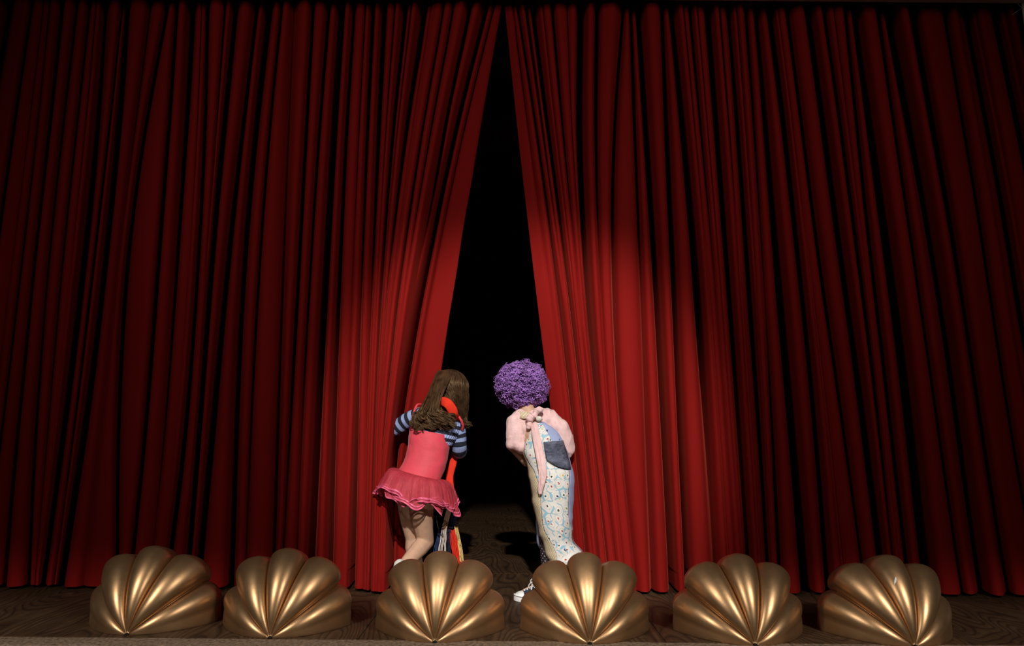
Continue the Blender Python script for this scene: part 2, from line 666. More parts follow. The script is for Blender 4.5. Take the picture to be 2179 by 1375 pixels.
# ------------------------------------------------------------------ proscenium opening
pz = P(1900, 4.6, -0.06).z
px = P(2174, 14, -0.06).x
hb = MB()
rows = []
for xx in (-4.4, 4.4):
    rows.append([Vector((xx, a, b)) for a, b in ((-0.055, pz + 1.2), (-0.055, pz + 0.004), (-0.06, pz), (-0.068, pz - 0.001), (-0.072, pz + 0.004), (-0.076, pz), (-0.24, pz), (-0.25, pz + 0.01), (-0.25, pz + 1.2))])
hb.grid(rows)
hd = hb.build('trim_2', M['plaster'], None, False)
tag(hd, 'pale moulded edge of the proscenium header above the curtains', kind='structure')
for nm, sgn, xx in (('wall_right', 1, px), ('wall_left', -1, px + 0.10)):
    jb = MB()
    rows = []
    for zz in (-0.05, pz + 0.3):
        rows.append([Vector((sgn * (xx + a), b, zz)) for a, b in ((1.2, -0.055), (0.004, -0.055), (0.0, -0.06), (-0.001, -0.068), (0.004, -0.072), (0.0, -0.076), (0.0, -0.24), (0.01, -0.25), (1.2, -0.25))])
    jb.grid(rows)
    jo = jb.build(nm, M['plaster'], None, False)
    tag(jo, 'pale proscenium side wall at the %s edge of the stage' % ('right' if sgn > 0 else 'left'), kind='structure')
wm = MB()
wm.tube([P(2166, 8, -0.19), P(2173, 16, -0.17), P(2172, 19, -0.16), P(2153, 32, -0.15)], 0.0022, 6)
wr = wm.build('wire', M['wire'])
tag(wr, 'thin bent wire hanging at the top right corner of the stage opening', 'wire')

# ------------------------------------------------------------------ curtains
ZTOP = pz + 0.25
HEMZ = 0.105


def lagr(z, pts):
    s = 0
    for i, (zi, xi) in enumerate(pts):
        w = 1
        for j, (zj, _) in enumerate(pts):
            if i != j: w *= (z - zj) / (zi - zj)
        s += w * xi
    return s


def quad_extrap(z, pts):
    """smooth through three heights, straight beyond them"""
    pts = sorted(pts)
    lo, hi = pts[0][0], pts[-1][0]
    if z < lo:
        s = (lagr(lo + 0.3, pts) - lagr(lo, pts)) / 0.3
        return pts[0][1] + (z - lo) * s
    if z > hi:
        s = (lagr(hi, pts) - lagr(hi - 0.3, pts)) / 0.3
        return pts[-1][1] + (z - hi) * s
    return lagr(z, pts)


def lin3(z, zs, vals):
    return interp(sorted(zip(zs, vals)), z)


def curtain(name, tracks, label, seed, e0=None, e1=None):
    """tracks: dict u=(u100,u650,u1120) w=half width px d=(depths) b=(base y) per level, ordered left to right;
    the first and last one are the side edges"""
    rnd = random.Random(seed)
    # minor folds near the top that die out on the way down
    full = [tracks[0]]
    for a, b in zip(tracks, tracks[1:]):
        gap = b['u'][0] - a['u'][0]
        if gap > 34 and rnd.random() < 0.6:
            q = rnd.uniform(0.35, 0.65)
            mid = lambda x, y: tuple(i + (j - i) * q for i, j in zip(x, y))
            full.append(dict(u=mid(a['u'], b['u']), w=rnd.uniform(2.5, 4), d=(rnd.uniform(0.03, 0.08), rnd.choice((0.0, 0.0, 0.02)), 0.0),
                             b=mid(a.get('b', (0, 0, 0)), b.get('b', (0, 0, 0)))))
        full.append(b)
    tracks = full
    T = []
    for tr in tracks:
        kn = [(P(u, v, 0).z, P(u, v, 0).x) for u, v in zip(tr['u'], (100, 650, 1120))]
        T.append(dict(kn=kn, zs=[k[0] for k in kn], w=tr['w'] / 405.0 * (1.0 if max(tr['d']) >= 0.17 else 0.75), d=tr['d'], b=tr.get('b', (0, 0, 0)), ph=rnd.random() * 6.28))
    zs = [0.016, 0.04, 0.075, HEMZ] + [HEMZ + (ZTOP - HEMZ) * ((i + 1) / 46) for i in range(46)]
    NC = 18
    bands = [dict(bul=rnd.uniform(0.012, 0.035), tilt=rnd.uniform(-0.028, 0.028), a=rnd.uniform(0.0, 0.007), k=rnd.choice((1, 1.5, 2)), ph=rnd.random() * 6.28) for _ in T]
    for q in (0, len(T) - 2):       # the free side edges hang flat
        bands[q].update(bul=0.004, tilt=0.0, a=0.001)
    rows = []
    for z in zs:
        xs = [quad_extrap(z, t['kn']) for t in T]
        ds = [lin3(z, t['zs'], t['d']) for t in T]
        bs = [lin3(z, t['zs'], t['b']) for t in T]
        for i in range(1, len(xs)):
            xs[i] = max(xs[i], xs[i - 1] + 0.012)
        row = []
        for i in range(len(T) - 1):
            x0, x1 = xs[i], xs[i + 1]
            wd_ = x1 - x0
            w0 = min(T[i]['w'], 0.42 * wd_); w1 = min(T[i + 1]['w'], 0.42 * wd_)
            b = bands[i]
            for j in range(NC):
                # parameter with points crowded at the grooves
                s = j / NC
                s2 = s - math.sin(2 * PI * s) / (2 * PI) * 0.82
                xx = x0 + wd_ * s2
                g0 = math.exp(-((xx - x0) / w0) ** 1.5 * 1.3)
                g1 = math.exp(-((x1 - xx) / w1) ** 1.5 * 1.3)
                yb = bs[i] + (bs[i + 1] - bs[i]) * s2
                dep = min(0.40, ds[i] * (0.7 + 6.5 * ds[i])) * g0 + min(0.40, ds[i + 1] * (0.7 + 6.5 * ds[i + 1])) * g1
                flat = (1 - g0) * (1 - g1)
                wav = b['a'] * math.sin(b['k'] * 2 * PI * s2 + b['ph'] + 0.5 * math.sin(z * 1.3 + b['ph']))
                fine = 0.003 * mnoise.noise(Vector((xx * 14, z * 0.8, seed)))
                yy = yb + dep - flat * b['bul'] * math.sin(PI * s2) * min(1, wd_ / 0.10) + flat * (b['tilt'] * (s2 - 0.5) * 2 + wav) * min(1, wd_ / 0.08) + fine
                lean = xx / 3.7
                cx = 0.10 * (1 if xx < 0 else -1)
                row.append(Vector((xx + (lean + cx) * dep, yy, z)))
        row.append(Vector((xs[-1], bs[-1] + ds[-1], z)))
        rows.append(row)
    # gentle billow
    for r in rows:
        for p in r:
            p.y += 0.02 * mnoise.noise(Vector((p.x * 1.1, p.z * 0.7, seed + 3)))
    mb = MB(); mb.grid(rows[3:])
    root = mb.build(name, M['curtain'])
    so = root.modifiers.new('cloth', 'SOLIDIFY'); so.thickness = 0.005; so.offset = 1; so.use_rim = False
    tag(root, label, 'curtain', 'front stage curtains')
    hm = MB()
    hr = [[p + Vector((0, -0.002, 0)) for p in r] for r in rows[:4]]
    hm.grid(hr)
    h = hm.build('hem', M['curtain'], root)
    so = h.modifiers.new('cloth', 'SOLIDIFY'); so.thickness = 0.004; so.offset = 1; so.use_rim = False
    return root


def T3(a, b, c, w=8, d=0.13, base=(0, 0, 0)):
    dd = d if isinstance(d, tuple) else (d, d, d)
    return dict(u=(a, b, c), w=w, d=dd, b=base)


left = []
for k in range(9, 0, -1):
    left.append(T3(5 - 55 * k, -86 - 62 * k, -148 - 68 * k, 9, 0.14))
left += [
    T3(5, -86, -148, 10, 0.15),
    T3(61, -14, -62, 8, 0.10),
    T3(100, 38, -15, 9, (0.03, 0.06, 0.05)),
    T3(127, 66, 23, 9, (0.15, 0.07, 0.09)),
    T3(154, 95, 66, 6, (0.10, 0.06, 0.14)),
    T3(182, 124, 84, 6, (0.13, 0.09, 0.03)),
    T3(218, 165, 103, 11, (0.10, 0.17, 0.18)),
    T3(249, 186, 128, 4, (0.12, 0.11, 0.05)),
    T3(262, 212, 146, 9, (0.14, 0.13, 0.20)),
    T3(307, 240, 190, 8, (0.05, 0.02, 0.02)),
    T3(337, 261, 247, 8, (0.11, 0.14, 0.09)),
    T3(372, 332, 290, 9, (0.11, 0.13, 0.10)),
    T3(405, 371, 330, 8, (0.20, 0.09, 0.03)),
    T3(440, 416, 368, 11, (0.10, 0.10, 0.16)),
    T3(492, 442, 404, 6, (0.18, 0.22, 0.22)),
    T3(535, 476, 430, 8, (0.12, 0.16, 0.22)),
    T3(563, 516, 495, 10, (0.21, 0.12, 0.13)),
    T3(592, 549, 527, 6, (0.13, 0.12, 0.03)),
    T3(622, 600, 583, 12, (0.05, 0.07, 0.08)),
    T3(662, 632, 606, 7, (0.13, 0.14, 0.06)),
    T3(692, 656, 634, 7, (0.15, 0.09, 0.05)),
    T3(720, 688, 664, 8, (0.20, 0.24, 0.24)),
    T3(747, 719, 704, 9, (0.10, 0.13, 0.15)),
    T3(789, 767, 752, 6, (0.14, 0.05, 0.19)),
    T3(813, 790, 776, 7, (0.19, 0.05, 0.0)),
    T3(853, 812, 796, 9, (0.16, 0.10, 0.08), (0, -0.02, -0.06)),
    T3(889, 828, 801, 9, (0.20, 0.03, 0.0), (0, -0.09, -0.06)),
    T3(930, 853, 806, 5, (0.10, 0.12, 0.0), (0, -0.13, -0.07)),
    T3(950, 866, 809, 4, (0.15, 0.0, 0.0), (0, -0.15, -0.07)),
    T3(980, 879, 809, 5, (0.30, 0.04, 0.0), (0, -0.15, -0.07)),
    T3(1009, 888, 814, 7, (0.34, 0.30, 0.26), (0, 0.0, 0.0)),
    T3(1028, 908, 832, 5, (0.08, 0.02, 0.02), (0, 0.05, 0.17)),
    T3(1050, 957, 882, 4, (0.01, 0.0, 0.0), (0, 0.05, 0.20)),
]
curtain('stage_curtain', left, 'pleated red velvet stage curtain pulled aside by the girl, left of the gap', 3)

right = [
    T3(1084, 1146, 1208, 4, (0.0, 0.0, 0.0), (0.02, 0.05, 0.10)),
    T3(1103, 1172, 1228, 5, (0.06, 0.0, 0.0), (0, 0.03, 0.06)),
    T3(1117, 1193, 1243, 6, (0.12, 0.10, 0.06), (0, 0.03, 0.05)),
    T3(1133, 1204, 1256, 6, (0.14, 0.0, 0.0), (0, 0, 0.03)),
    T3(1149, 1216, 1266, 7, (0.22, 0.10, 0.05)),
    T3(1184, 1235, 1284, 6, (0.12, 0.0, 0.06)),
    T3(1237, 1252, 1300, 9, (0.24, 0.22, 0.03)),
    T3(1271, 1281, 1318, 8, (0.14, 0.02, 0.0)),
    T3(1321, 1307, 1342, 8, (0.11, 0.09, 0.03)),
    T3(1346, 1366, 1383, 8, (0.12, 0.07, 0.07)),
    T3(1366, 1399, 1424, 8, (0.20, 0.18, 0.19)),
    T3(1412, 1436, 1458, 6, (0.13, 0.23, 0.20)),
    T3(1438, 1487, 1517, 10, (0.14, 0.19, 0.08)),
    T3(1476, 1525, 1560, 8, (0.12, 0.02, 0.02)),
    T3(1513, 1556, 1588, 9, (0.19, 0.14, 0.12)),
    T3(1558, 1601, 1632, 10, (0.13, 0.20, 0.14)),
    T3(1593, 1630, 1655, 8, (0.10, 0.04, 0.12)),
    T3(1616, 1664, 1703, 12, (0.12, 0.20, 0.24)),
    T3(1651, 1712, 1752, 10, (0.19, 0.13, 0.12)),
    T3(1686, 1758, 1822, 9, (0.14, 0.14, 0.09)),
    T3(1731, 1805, 1865, 9, (0.16, 0.15, 0.17)),
    T3(1765, 1839, 1893, 8, (0.10, 0.10, 0.04)),
    T3(1806, 1864, 1919, 7, (0.11, 0.13, 0.13)),
    T3(1831, 1905, 1962, 12, (0.14, 0.22, 0.23)),
    T3(1880, 1957, 2026, 9, (0.13, 0.09, 0.09)),
    T3(1908, 2000, 2068, 12, (0.19, 0.13, 0.12)),
    T3(1959, 2049, 2124, 8, (0.19, 0.08, 0.08)),
    T3(2025, 2110, 2190, 8, (0.13, 0.10, 0.10)),
    T3(2072, 2168, 2256, 11, (0.18, 0.18, 0.16)),
    T3(2130, 2236, 2330, 11, (0.17, 0.17, 0.16)),
]
for k in range(1, 8):
    right.append(T3(2130 + 55 * k, 2236 + 62 * k, 2330 + 68 * k, 9, 0.14))
curtain('stage_curtain', right, 'pleated red velvet stage curtain right of the gap, behind the purple wig', 9)

# dark backdrop hanging far behind
bd = MB()
rows = []
for z in [0.02 + 6.6 * i / 12 for i in range(13)]:
    row = []
    for i in range(301):
        xx = -4.2 + 8.4 * i / 300
        row.append(Vector((xx, 6.62 + 0.07 * math.sin(xx * 15 + 1.5 * math.sin(xx * 2.3)) + 0.03 * math.sin(xx * 37), z)))
    rows.append(row)
bd.grid(rows)
bo = bd.build('backdrop_curtain', M['backdrop'])
tag(bo, 'dark red backdrop curtain hanging in the shadow at the back of the stage', 'curtain')

# ------------------------------------------------------------------ golden shells
LOBES = [  # a0, a1 (degrees from upright), notch radius, crest radius, bulge
    (-92, -49, 'base'), (-49, -14.6, 'side'), (-14.6, 14.6, 'mid'), (14.6, 49, 'side'), (49, 92, 'base')]


def rim(phi):
    """radius of the fan's edge in the fan plane at angle phi (radians)"""
    a = abs(math.degrees(phi))
    if a <= 14.6:
        q = a / 14.6
        return 0.284 + 0.056 * math.sqrt(max(0, 1 - q ** 2.0))
    if a <= 49:
        q = abs(a - 31.8) / 17.2
        base = 0.284 + (0.270 - 0.284) * (a - 14.6) / 34.4
        return base + 0.054 * math.sqrt(max(0, 1 - q ** 2.1))
    s = (a - 49) / 43
    return 0.270 + 0.020 * math.sin(PI * min(1, s * 1.6)) - 0.008 * s


LOBE_ROWS = []


def lobe_mesh(a0, a1, kind):
    NQ, NT = 26, 26
    rows = []
    for i in range(NT + 1):
        t0 = i / NT
        t = 0.02 + 0.98 * (1 - (1 - t0) ** 1.35)
        row = []
        for j in range(NQ + 1):
            s = j / NQ
            s = 0.5 - 0.5 * math.cos(PI * s)
            a = a0 + (a1 - a0) * s
            phi = math.radians(a)
            R = rim(phi)
            r = R * t
            X = r * math.sin(phi); Z = r * math.cos(phi)
            up_ = abs(math.cos(phi)); sd = abs(math.sin(phi))
            Y = (0.135 * up_ ** 2 + 0.19 * sd ** 2) * t ** 1.9
            if kind == 'base':
                c = s if a > 0 else 1 - s          # 0 at the crease, 1 at the floor
                prof = (1 - (1 - min(1, c / 0.55)) ** 2) ** 0.62
                if c > 0.55: prof *= 1 - 0.25 * ((c - 0.55) / 0.45) ** 2
                B = 0.045
            else:
                q = 2 * s - 1
                prof = (1 - q * q) ** 0.56
                B = 0.046 if kind == 'mid' else 0.054
            bt = B * (t ** 0.75) * prof
            # outward direction: mostly to the front, a little outwards along the fan
            k = t ** 2.5
            Y -= bt * (1 - 0.55 * k)
            ext = bt * 0.30 * k
            X += ext * math.sin(phi); Z += ext * max(0.0, math.cos(phi))
            Y += 0.03 * t ** 8
            Z = max(Z, 0.0) if abs(a) < 89 else 0.0
            if abs(a) > 80: Z *= max(0, (90 - abs(a)) / 10)
            row.append(Vector((X, Y, Z)))
        rows.append(row)
    # rolled rim going back into the hood
    last = rows[-1]
    for dy, sc in ((0.020, 0.995), (0.06, 0.965), (0.10, 0.93)):
        rows.append([Vector((p.x * sc, p.y + dy, p.z * sc if p.z > 0.001 else 0.0)) for p in last])
    mb = MB(); mb.grid(rows)
    LOBE_ROWS.append(rows)
    return mb.me('lobe')


lobe_me = [lobe_mesh(*l) for l in LOBES]
notch = MB()
rows = []
for yy in (-0.012, 0.02):
    rows.append([Vector((0.0085 * math.cos(PI * i / 10), yy, 0.0085 * math.sin(PI * i / 10) + 0.0005)) for i in range(11)])
notch.grid(rows)
notch.fan(rows[0])
notch_me = notch.me('notch')
bead_me = []
for k in range(4):
    b = MB()
    pts = [r[-1] + Vector((0, -0.0012, 0)) for r in LOBE_ROWS[k][1:-3]]
    b.tube(pts, [0.0006 + 0.0012 * min(1, q / 8) for q in range(len(pts))], 6)
    bead_me.append(b.me('bead'))
shell_px = [(271, 1351), (575, 1358), (925, 1368), (1256, 1373), (1609, 1375.5), (1946, 1376)]
shell_lab = ['golden scallop shell footlight at the far left end of the row',
             'golden scallop shell footlight second from the left, before plain dark curtain',
             'golden scallop shell footlight in front of the girl\'s legs',
             'golden scallop shell footlight in front of the patchwork trouser leg',
             'golden scallop shell footlight second from the right end',
             'golden scallop shell footlight at the right end, with a chipped pale scratch']


def floor_pt(u, v):
    d = fwd + rt * ((u - W / 2) / F) - up * ((v - H / 2) / F)
    t = -CAM.z / d.z
    return CAM + d * t


for k, ((u, v), lb) in enumerate(zip(shell_px, shell_lab)):
    p = floor_pt(u, v)
    p.y = max(p.y, -0.868)
    root = empty('footlight_shell', (p.x, p.y, 0.0005))
    root.scale = (0.985, 0.97, 0.905)
    tag(root, lb, 'shell', 'golden footlight shells along the stage edge')
    for me in lobe_me:
        o = link('lobe', me, M['gold'])
        o.parent = root
        if not o.modifiers:
            so = o.modifiers.new('wall', 'SOLIDIFY'); so.thickness = 0.005; so.offset = -1
    o = link('notch', notch_me, M['hole']); o.parent = root
    for me in bead_me:
        o = link('bead', me, M['gold']); o.parent = root

bpy.context.view_layer.update()
hit = scn.ray_cast(bpy.context.evaluated_depsgraph_get(), CAM, (fwd + rt * ((1905 - W / 2) / F) - up * ((1236 - H / 2) / F)).normalized())
if hit[0]:
    n_ = hit[2]; c0 = hit[1] + n_ * 0.0006
    z_ = Vector((0.25, 0, 1)) - n_ * (Vector((0.25, 0, 1)).dot(n_)); z_.normalize()
    c = MB()
    c.tube([c0 + z_ * q for q in (-0.016, -0.008, 0.0, 0.009, 0.016)], [0.0008, 0.0034, 0.0042, 0.0034, 0.0008], 8, 0.25, n_)
    ch = c.build('chip', M['lace'], root)

# ------------------------------------------------------------------ garment lofts
def garment(rings, n_back, n_front, sub=4, wrinkle=0.0, seed=0, bounds=None, ncols=None, wfreq=(9, 9, 9)):
    """rings: (uL,vL,uR,vR,y,depth). Returns rows of points (closed) and uv in metres.
    columns run left edge -> camera side -> right edge -> far side.
    bounds: optional list per ring of u fractions splitting the camera side, ncols the columns of each panel"""
    ctr, rv, dp, bd_ = [], [], [], []
    for i, (uL, vL, uR, vR, y, d) in enumerate(rings):
        a = P(uL, vL, y); b = P(uR, vR, y)
        ctr.append((a + b) / 2); rv.append((b - a) / 2); dp.append(d)
    m = len(rings)
    def cr(arr):
        if isinstance(arr[0], Vector): return spline(arr, sub)
        return [q.x for q in spline([Vector((a, 0, 0)) for a in arr], sub)]
    C, R, D = cr(ctr), cr(rv), cr(dp)
    Bs = None
    if bounds:
        Bs = [cr([b[k] for b in bounds]) for k in range(len(bounds[0]))]
    rows, uvs = [], []
    L = 0
    for i in range(len(C)):
        if i: L += (C[i] - C[i - 1]).length
        xs = []
        if Bs:
            bb = [0.0] + [min(0.995, max(0.005, B[i])) for B in Bs] + [1.0]
            for k in range(len(bb) - 1):
                for j in range(ncols[k]):
                    xs.append(bb[k] + (bb[k + 1] - bb[k]) * j / ncols[k])
        else:
            xs = [0.5 - 0.5 * math.cos(PI * j / n_back) for j in range(n_back)]
        row, ur = [], []
        ax = Vector((0, 1, 0))
        acc = 0; prev = None
        for x in xs:
            q = 2 * x - 1
            p = C[i] + R[i] * q - ax * (D[i] * math.sqrt(max(0, 1 - q * q)) ** 0.9)
            row.append(p)
        for j in range(n_front):
            q = math.cos(PI * j / n_front)
            row.append(C[i] + R[i] * q + ax * (D[i] * math.sqrt(max(0, 1 - q * q)) ** 0.9))
        for p in row:
            if prev is not None: acc += (p - prev).length
            prev = p
            ur.append((acc, L))
        if wrinkle:
            for p in row:
                o = p - C[i]
                if o.length > 1e-6: o.normalize()
                w = mnoise.noise(Vector((p.x * wfreq[0] + seed, p.y * wfreq[1], p.z * wfreq[2])))
                w += 0.5 * mnoise.noise(Vector((p.x * wfreq[0] * 2.3 + seed, p.y * wfreq[1] * 2.3 + 7, p.z * wfreq[2] * 2.3)))
                p += o * (w * wrinkle)
        rows.append(row); uvs.append(ur)
    return rows, uvs


def panel(rows, uvs, j0, j1, name, mat, parent, wrap=False):
    mb = MB()
    n = len(rows[0])
    idx = [j % n for j in range(j0, j1 + 1)]
    mb.grid([[r[j] for j in idx] for r in rows], False, [[u[j] for j in idx] for u in uvs])
    o = mb.build(name, mat, parent)
    so = o.modifiers.new('cloth', 'SOLIDIFY'); so.thickness = 0.003; so.offset = 0
    return o


def hand(U, wrist, dirv, palm_n, size=1.0, curl=0.9, thumb_side=1):
    """five fingers on a palm; dirv along the palm, palm_n the side the fingers close to"""
    d = Vector(dirv).normalized(); n = Vector(palm_n); n = (n - d * n.dot(d)).normalized()
    s = d.cross(n).normalized()
    pl = 0.052 * size
    for k in range(5):
        U.ell(Vector(wrist) + d * (pl * (0.15 + 0.2 * k)), (0.017 * size + 0.0015 * k,) * 3)
    for q in (-1.2, -0.4, 0.4, 1.2):
        U.chain([Vector(wrist) + d * pl * 0.3 + s * q * 0.008 * size, Vector(wrist) + d * pl + s * q * 0.0125 * size], [0.011 * size, 0.0095 * size])
    for q, ln in ((-1.2, 0.040), (-0.4, 0.047), (0.4, 0.050), (1.2, 0.044)):
        p0 = Vector(wrist) + d * pl + s * (q * 0.0135 * size * thumb_side)
        a = 0.0
        pts = [p0]
        for seg in (0.45, 0.32, 0.23):
            a += curl * 0.6
            pts.append(pts[-1] + (d * math.cos(a) + n * math.sin(a)) * (ln * size * seg))
        U.chain(pts, [0.0075 * size, 0.0072 * size, 0.0066 * size, 0.0058 * size])
    p0 = Vector(wrist) + d * pl * 0.35 + s * (0.017 * size * thumb_side)
    pts = [p0, p0 + (d * 0.6 + s * thumb_side * 0.7 + n * 0.35) * 0.020 * size, p0 + (d * 1.1 + s * thumb_side * 0.85 + n * 0.9) * 0.030 * size]
    U.chain(pts, [0.0095 * size, 0.0082 * size, 0.0068 * size])


def head(U, c, r, look, upv):
    """head with brow, nose, mouth, chin and ears, looking along look"""
    f = Vector(look).normalized(); u = Vector(upv); u = (u - f * u.dot(f)).normalized(); s = f.cross(u)
    R3 = Matrix((s, f, u)).transposed()
    c = Vector(c)
    U.ell(c + u * r * 0.15 - f * r * 0.12, (r * 0.86, r * 1.0, r * 0.92), R3)
    U.ell(c - u * r * 0.35 + f * r * 0.25, (r * 0.66, r * 0.66, r * 0.80), R3)
    U.ell(c - u * r * 0.98 + f * r * 0.52, r * 0.26)
    U.ell(c - u * r * 0.28 + f * r * 0.98, (r * 0.11, r * 0.16, r * 0.13), R3)
    U.chain([c + f * r * 0.86, c - u * r * 0.24 + f * r * 0.98], [r * 0.08, r * 0.12])
    U.ell(c - u * r * 0.62 + f * r * 0.82, (r * 0.22, r * 0.12, r * 0.07), R3)
    U.ell(c - u * r * 0.72 + f * r * 0.80, (r * 0.19, r * 0.12, r * 0.07), R3)
    for k in (-1, 1):
        U.ell(c + s * k * r * 0.84 - u * r * 0.18, (r * 0.10, r * 0.20, r * 0.27), R3)
        U.ell(c + s * k * r * 0.32 + u * r * 0.12 + f * r * 0.74, (r * 0.22, r * 0.12, r * 0.08), R3)
    return f, u, s


def eyes(c, r, f, u, s, parent):
    for k in (-1, 1):
        mb = MB()
        ctr = Vector(c) + s * k * r * 0.32 - u * r * 0.02 + f * r * 0.80
        rows = []
        for i in range(9):
            th = PI * i / 8
            rows.append([ctr + (f * math.cos(th) + (s * math.cos(2 * PI * j / 12) + u * math.sin(2 * PI * j / 12)) * math.sin(th)) * r * 0.12 for j in range(12)])
        mb.grid(rows, True)
        mb.build('eye', M['rubber'], parent)


# ------------------------------------------------------------------ the girl
girl = empty('person', (P(880, 1262, -0.1).x, -0.08, 0.0))
tag(girl, 'long-haired child in a coral tutu and striped sweater peeking behind the left curtain', 'person')
U = Union()
hc = P(957, 826, 0.06)
hl = Vector((0.45, 1.0, -0.18)); hu = Vector((0.22, 0.25, 1.0))
gf, gu, gs = head(U, hc, 0.088, hl, hu)
U.chain([hc - gu * 0.06 - gf * 0.02, P(940, 880, 0.0)], [0.040, 0.045])
# torso
U.chain([P(930, 893, -0.01), P(917, 930, -0.03), P(902, 985, -0.07), P(888, 1030, -0.09)], [0.070, 0.078, 0.076, 0.082])
U.chain([P(906, 888, -0.02), P(968, 905, 0.0)], [0.036, 0.036])
U.ell(P(872, 1042, -0.10), 0.075); U.ell(P(900, 1050, -0.11), 0.078)
# standing leg
U.chain([P(868, 1060, -0.06), P(872, 1105, -0.04), P(879, 1145, -0.02), P(879, 1165, -0.02), P(884, 1198, -0.02), P(886, 1240, 0.0)],
        [0.062, 0.052, 0.041, 0.043, 0.040, 0.030])
U.chain([P(886, 1240, 0.0), P(892, 1252, 0.09)], [0.028, 0.022])
# bent leg, heel lifted towards the audience
kn = P(906, 1152, -0.06)
U.chain([P(898, 1062, -0.12), P(897, 1092, -0.12), P(902, 1128, -0.09), kn], [0.070, 0.063, 0.050, 0.044])
an = P(856, 1207, -0.24)
U.chain([kn, kn.lerp(an, 0.30), kn.lerp(an, 0.65), an], [0.044, 0.045, 0.037, 0.029])
toe = Vector((P(838, 1255, -0.26).x, -0.22, 0.03))
U.chain([an, toe], [0.027, 0.020])
# arms
U.chain([P(893, 880, -0.02), P(862, 900, 0.0), P(834, 915, 0.035)], [0.036, 0.031, 0.028])
gw = P(836, 874, 0.075)
U.chain([P(834, 915, 0.035), gw], [0.027, 0.021])
hand(U, gw, (0.05, -0.02, 1.0), (-0.4, -1.0, 0.1), 0.9, 0.9, -1)
U.chain([P(972, 900, 0.0), P(978, 960, 0.03)], [0.036, 0.031])
gw2 = P(980, 932, 0.245)
U.chain([P(978, 960, 0.03), gw2], [0.030, 0.021])
hand(U, gw2, (-0.1, 0.8, 0.6), (-0.9, 0.3, 0), 0.9, 0.7, 1)
body = link('body', U.me(0.0055, 5), M['skin'], girl)
eyes(hc, 0.088, gf, gu, gs, girl)

# striped sweater: back yoke and the two sleeves
rows, uvs = garment([(926, 868, 962, 874, -0.005, 0.045), (898, 870, 978, 888, -0.01, 0.066), (882, 884, 986, 906, -0.015, 0.082),
                     (876, 905, 978, 928, -0.025, 0.090), (873, 935, 962, 950, -0.035, 0.088)], 20, 16, 5, 0.0025, 1)
rr, uu = [], []
for r, u_ in zip(rows, uvs):
    n = len(r)
    uu.append([(j / n, q[1]) for j, q in enumerate(u_)])
sw = MB(); sw.grid(rows, True, uu)
sw.build('sweater', M['stripes'], girl)


def sleeve(pts, rad, name='sleeve'):
    pp = spline([P(*p) for p in pts], 7)
    rs = [q.x for q in spline([Vector((r, 0, 0)) for r in rad], 7)]
    mb = MB()
    mb.tube(pp, rs, 22, 1.0, Vector((0.2, 1, 0.1)), True)
    for i, v in enumerate(mb.v):
        v += Vector((mnoise.noise(v * 22), mnoise.noise(v * 22 + Vector((5, 5, 5))), mnoise.noise(v * 22 + Vector((9, 1, 4))))) * 0.004
    return mb.build(name, M['stripes'], girl)


sleeve([(904, 884, -0.025), (884, 888, -0.02), (864, 898, -0.005), (846, 910, 0.015), (831, 917, 0.035), (829, 903, 0.065), (835, 880, 0.075)],
       [0.040, 0.046, 0.043, 0.041, 0.040, 0.034, 0.027])
sleeve([(962, 898, -0.01), (970, 911, -0.015), (975, 932, -0.01), (977, 951, 0.0), (978, 960, 0.04), (979, 950, 0.12), (980, 935, 0.235)],
       [0.043, 0.046, 0.043, 0.040, 0.041, 0.034, 0.026])

# coral bodice with its straps
rows, uvs = garment([(873, 911, 959, 927, -0.035, 0.098), (871, 940, 956, 953, -0.05, 0.097), (868, 960, 953, 972, -0.06, 0.093),
                     (861, 983, 947, 996, -0.075, 0.092), (852, 998, 939, 1017, -0.09, 0.095), (846, 1012, 934, 1034, -0.10, 0.10)], 22, 16, 5, 0.0035, 4, wfreq=(10, 8, 22))
bo_ = MB(); bo_.grid(rows, True, uvs)
bod = bo_.build('bodice', M['coral'], girl)
so = bod.modifiers.new('cloth', 'SOLIDIFY'); so.thickness = 0.003
sm = MB()   # centre back seam
sp_ = [rows[i][13] + Vector((0, -0.0015, 0)) for i in range(len(rows))]
sm.tube(sp_, 0.0011, 5)
sm.build('seam', M['strap'], bod)
for pts in ([(897, 861, -0.05), (889, 861, -0.075), (884, 868, -0.085), (880, 880, -0.095), (877, 895, -0.095), (875, 924, -0.085)],
            [(966, 878, -0.05), (974, 884, -0.075), (980, 893, -0.085), (985, 905, -0.075), (983, 915, -0.06)]):
    mb = MB(); mb.tube(spline([P(*p) for p in pts], 5), 0.0058, 8, 0.4)
    mb.build('strap', M['strap'], girl)

# tutu: three gathered tulle layers, satin ribbon near each edge
wc = (P(850, 998, -0.09) + P(938, 1020, -0.09)) / 2
wr_ = (P(938, 1020, -0.09) - P(850, 998, -0.09)) / 2
hcn = (P(801, 1040, -0.10) + P(973, 1082, -0.10)) / 2
hr_ = (P(973, 1082, -0.10) - P(801, 1040, -0.10)) / 2


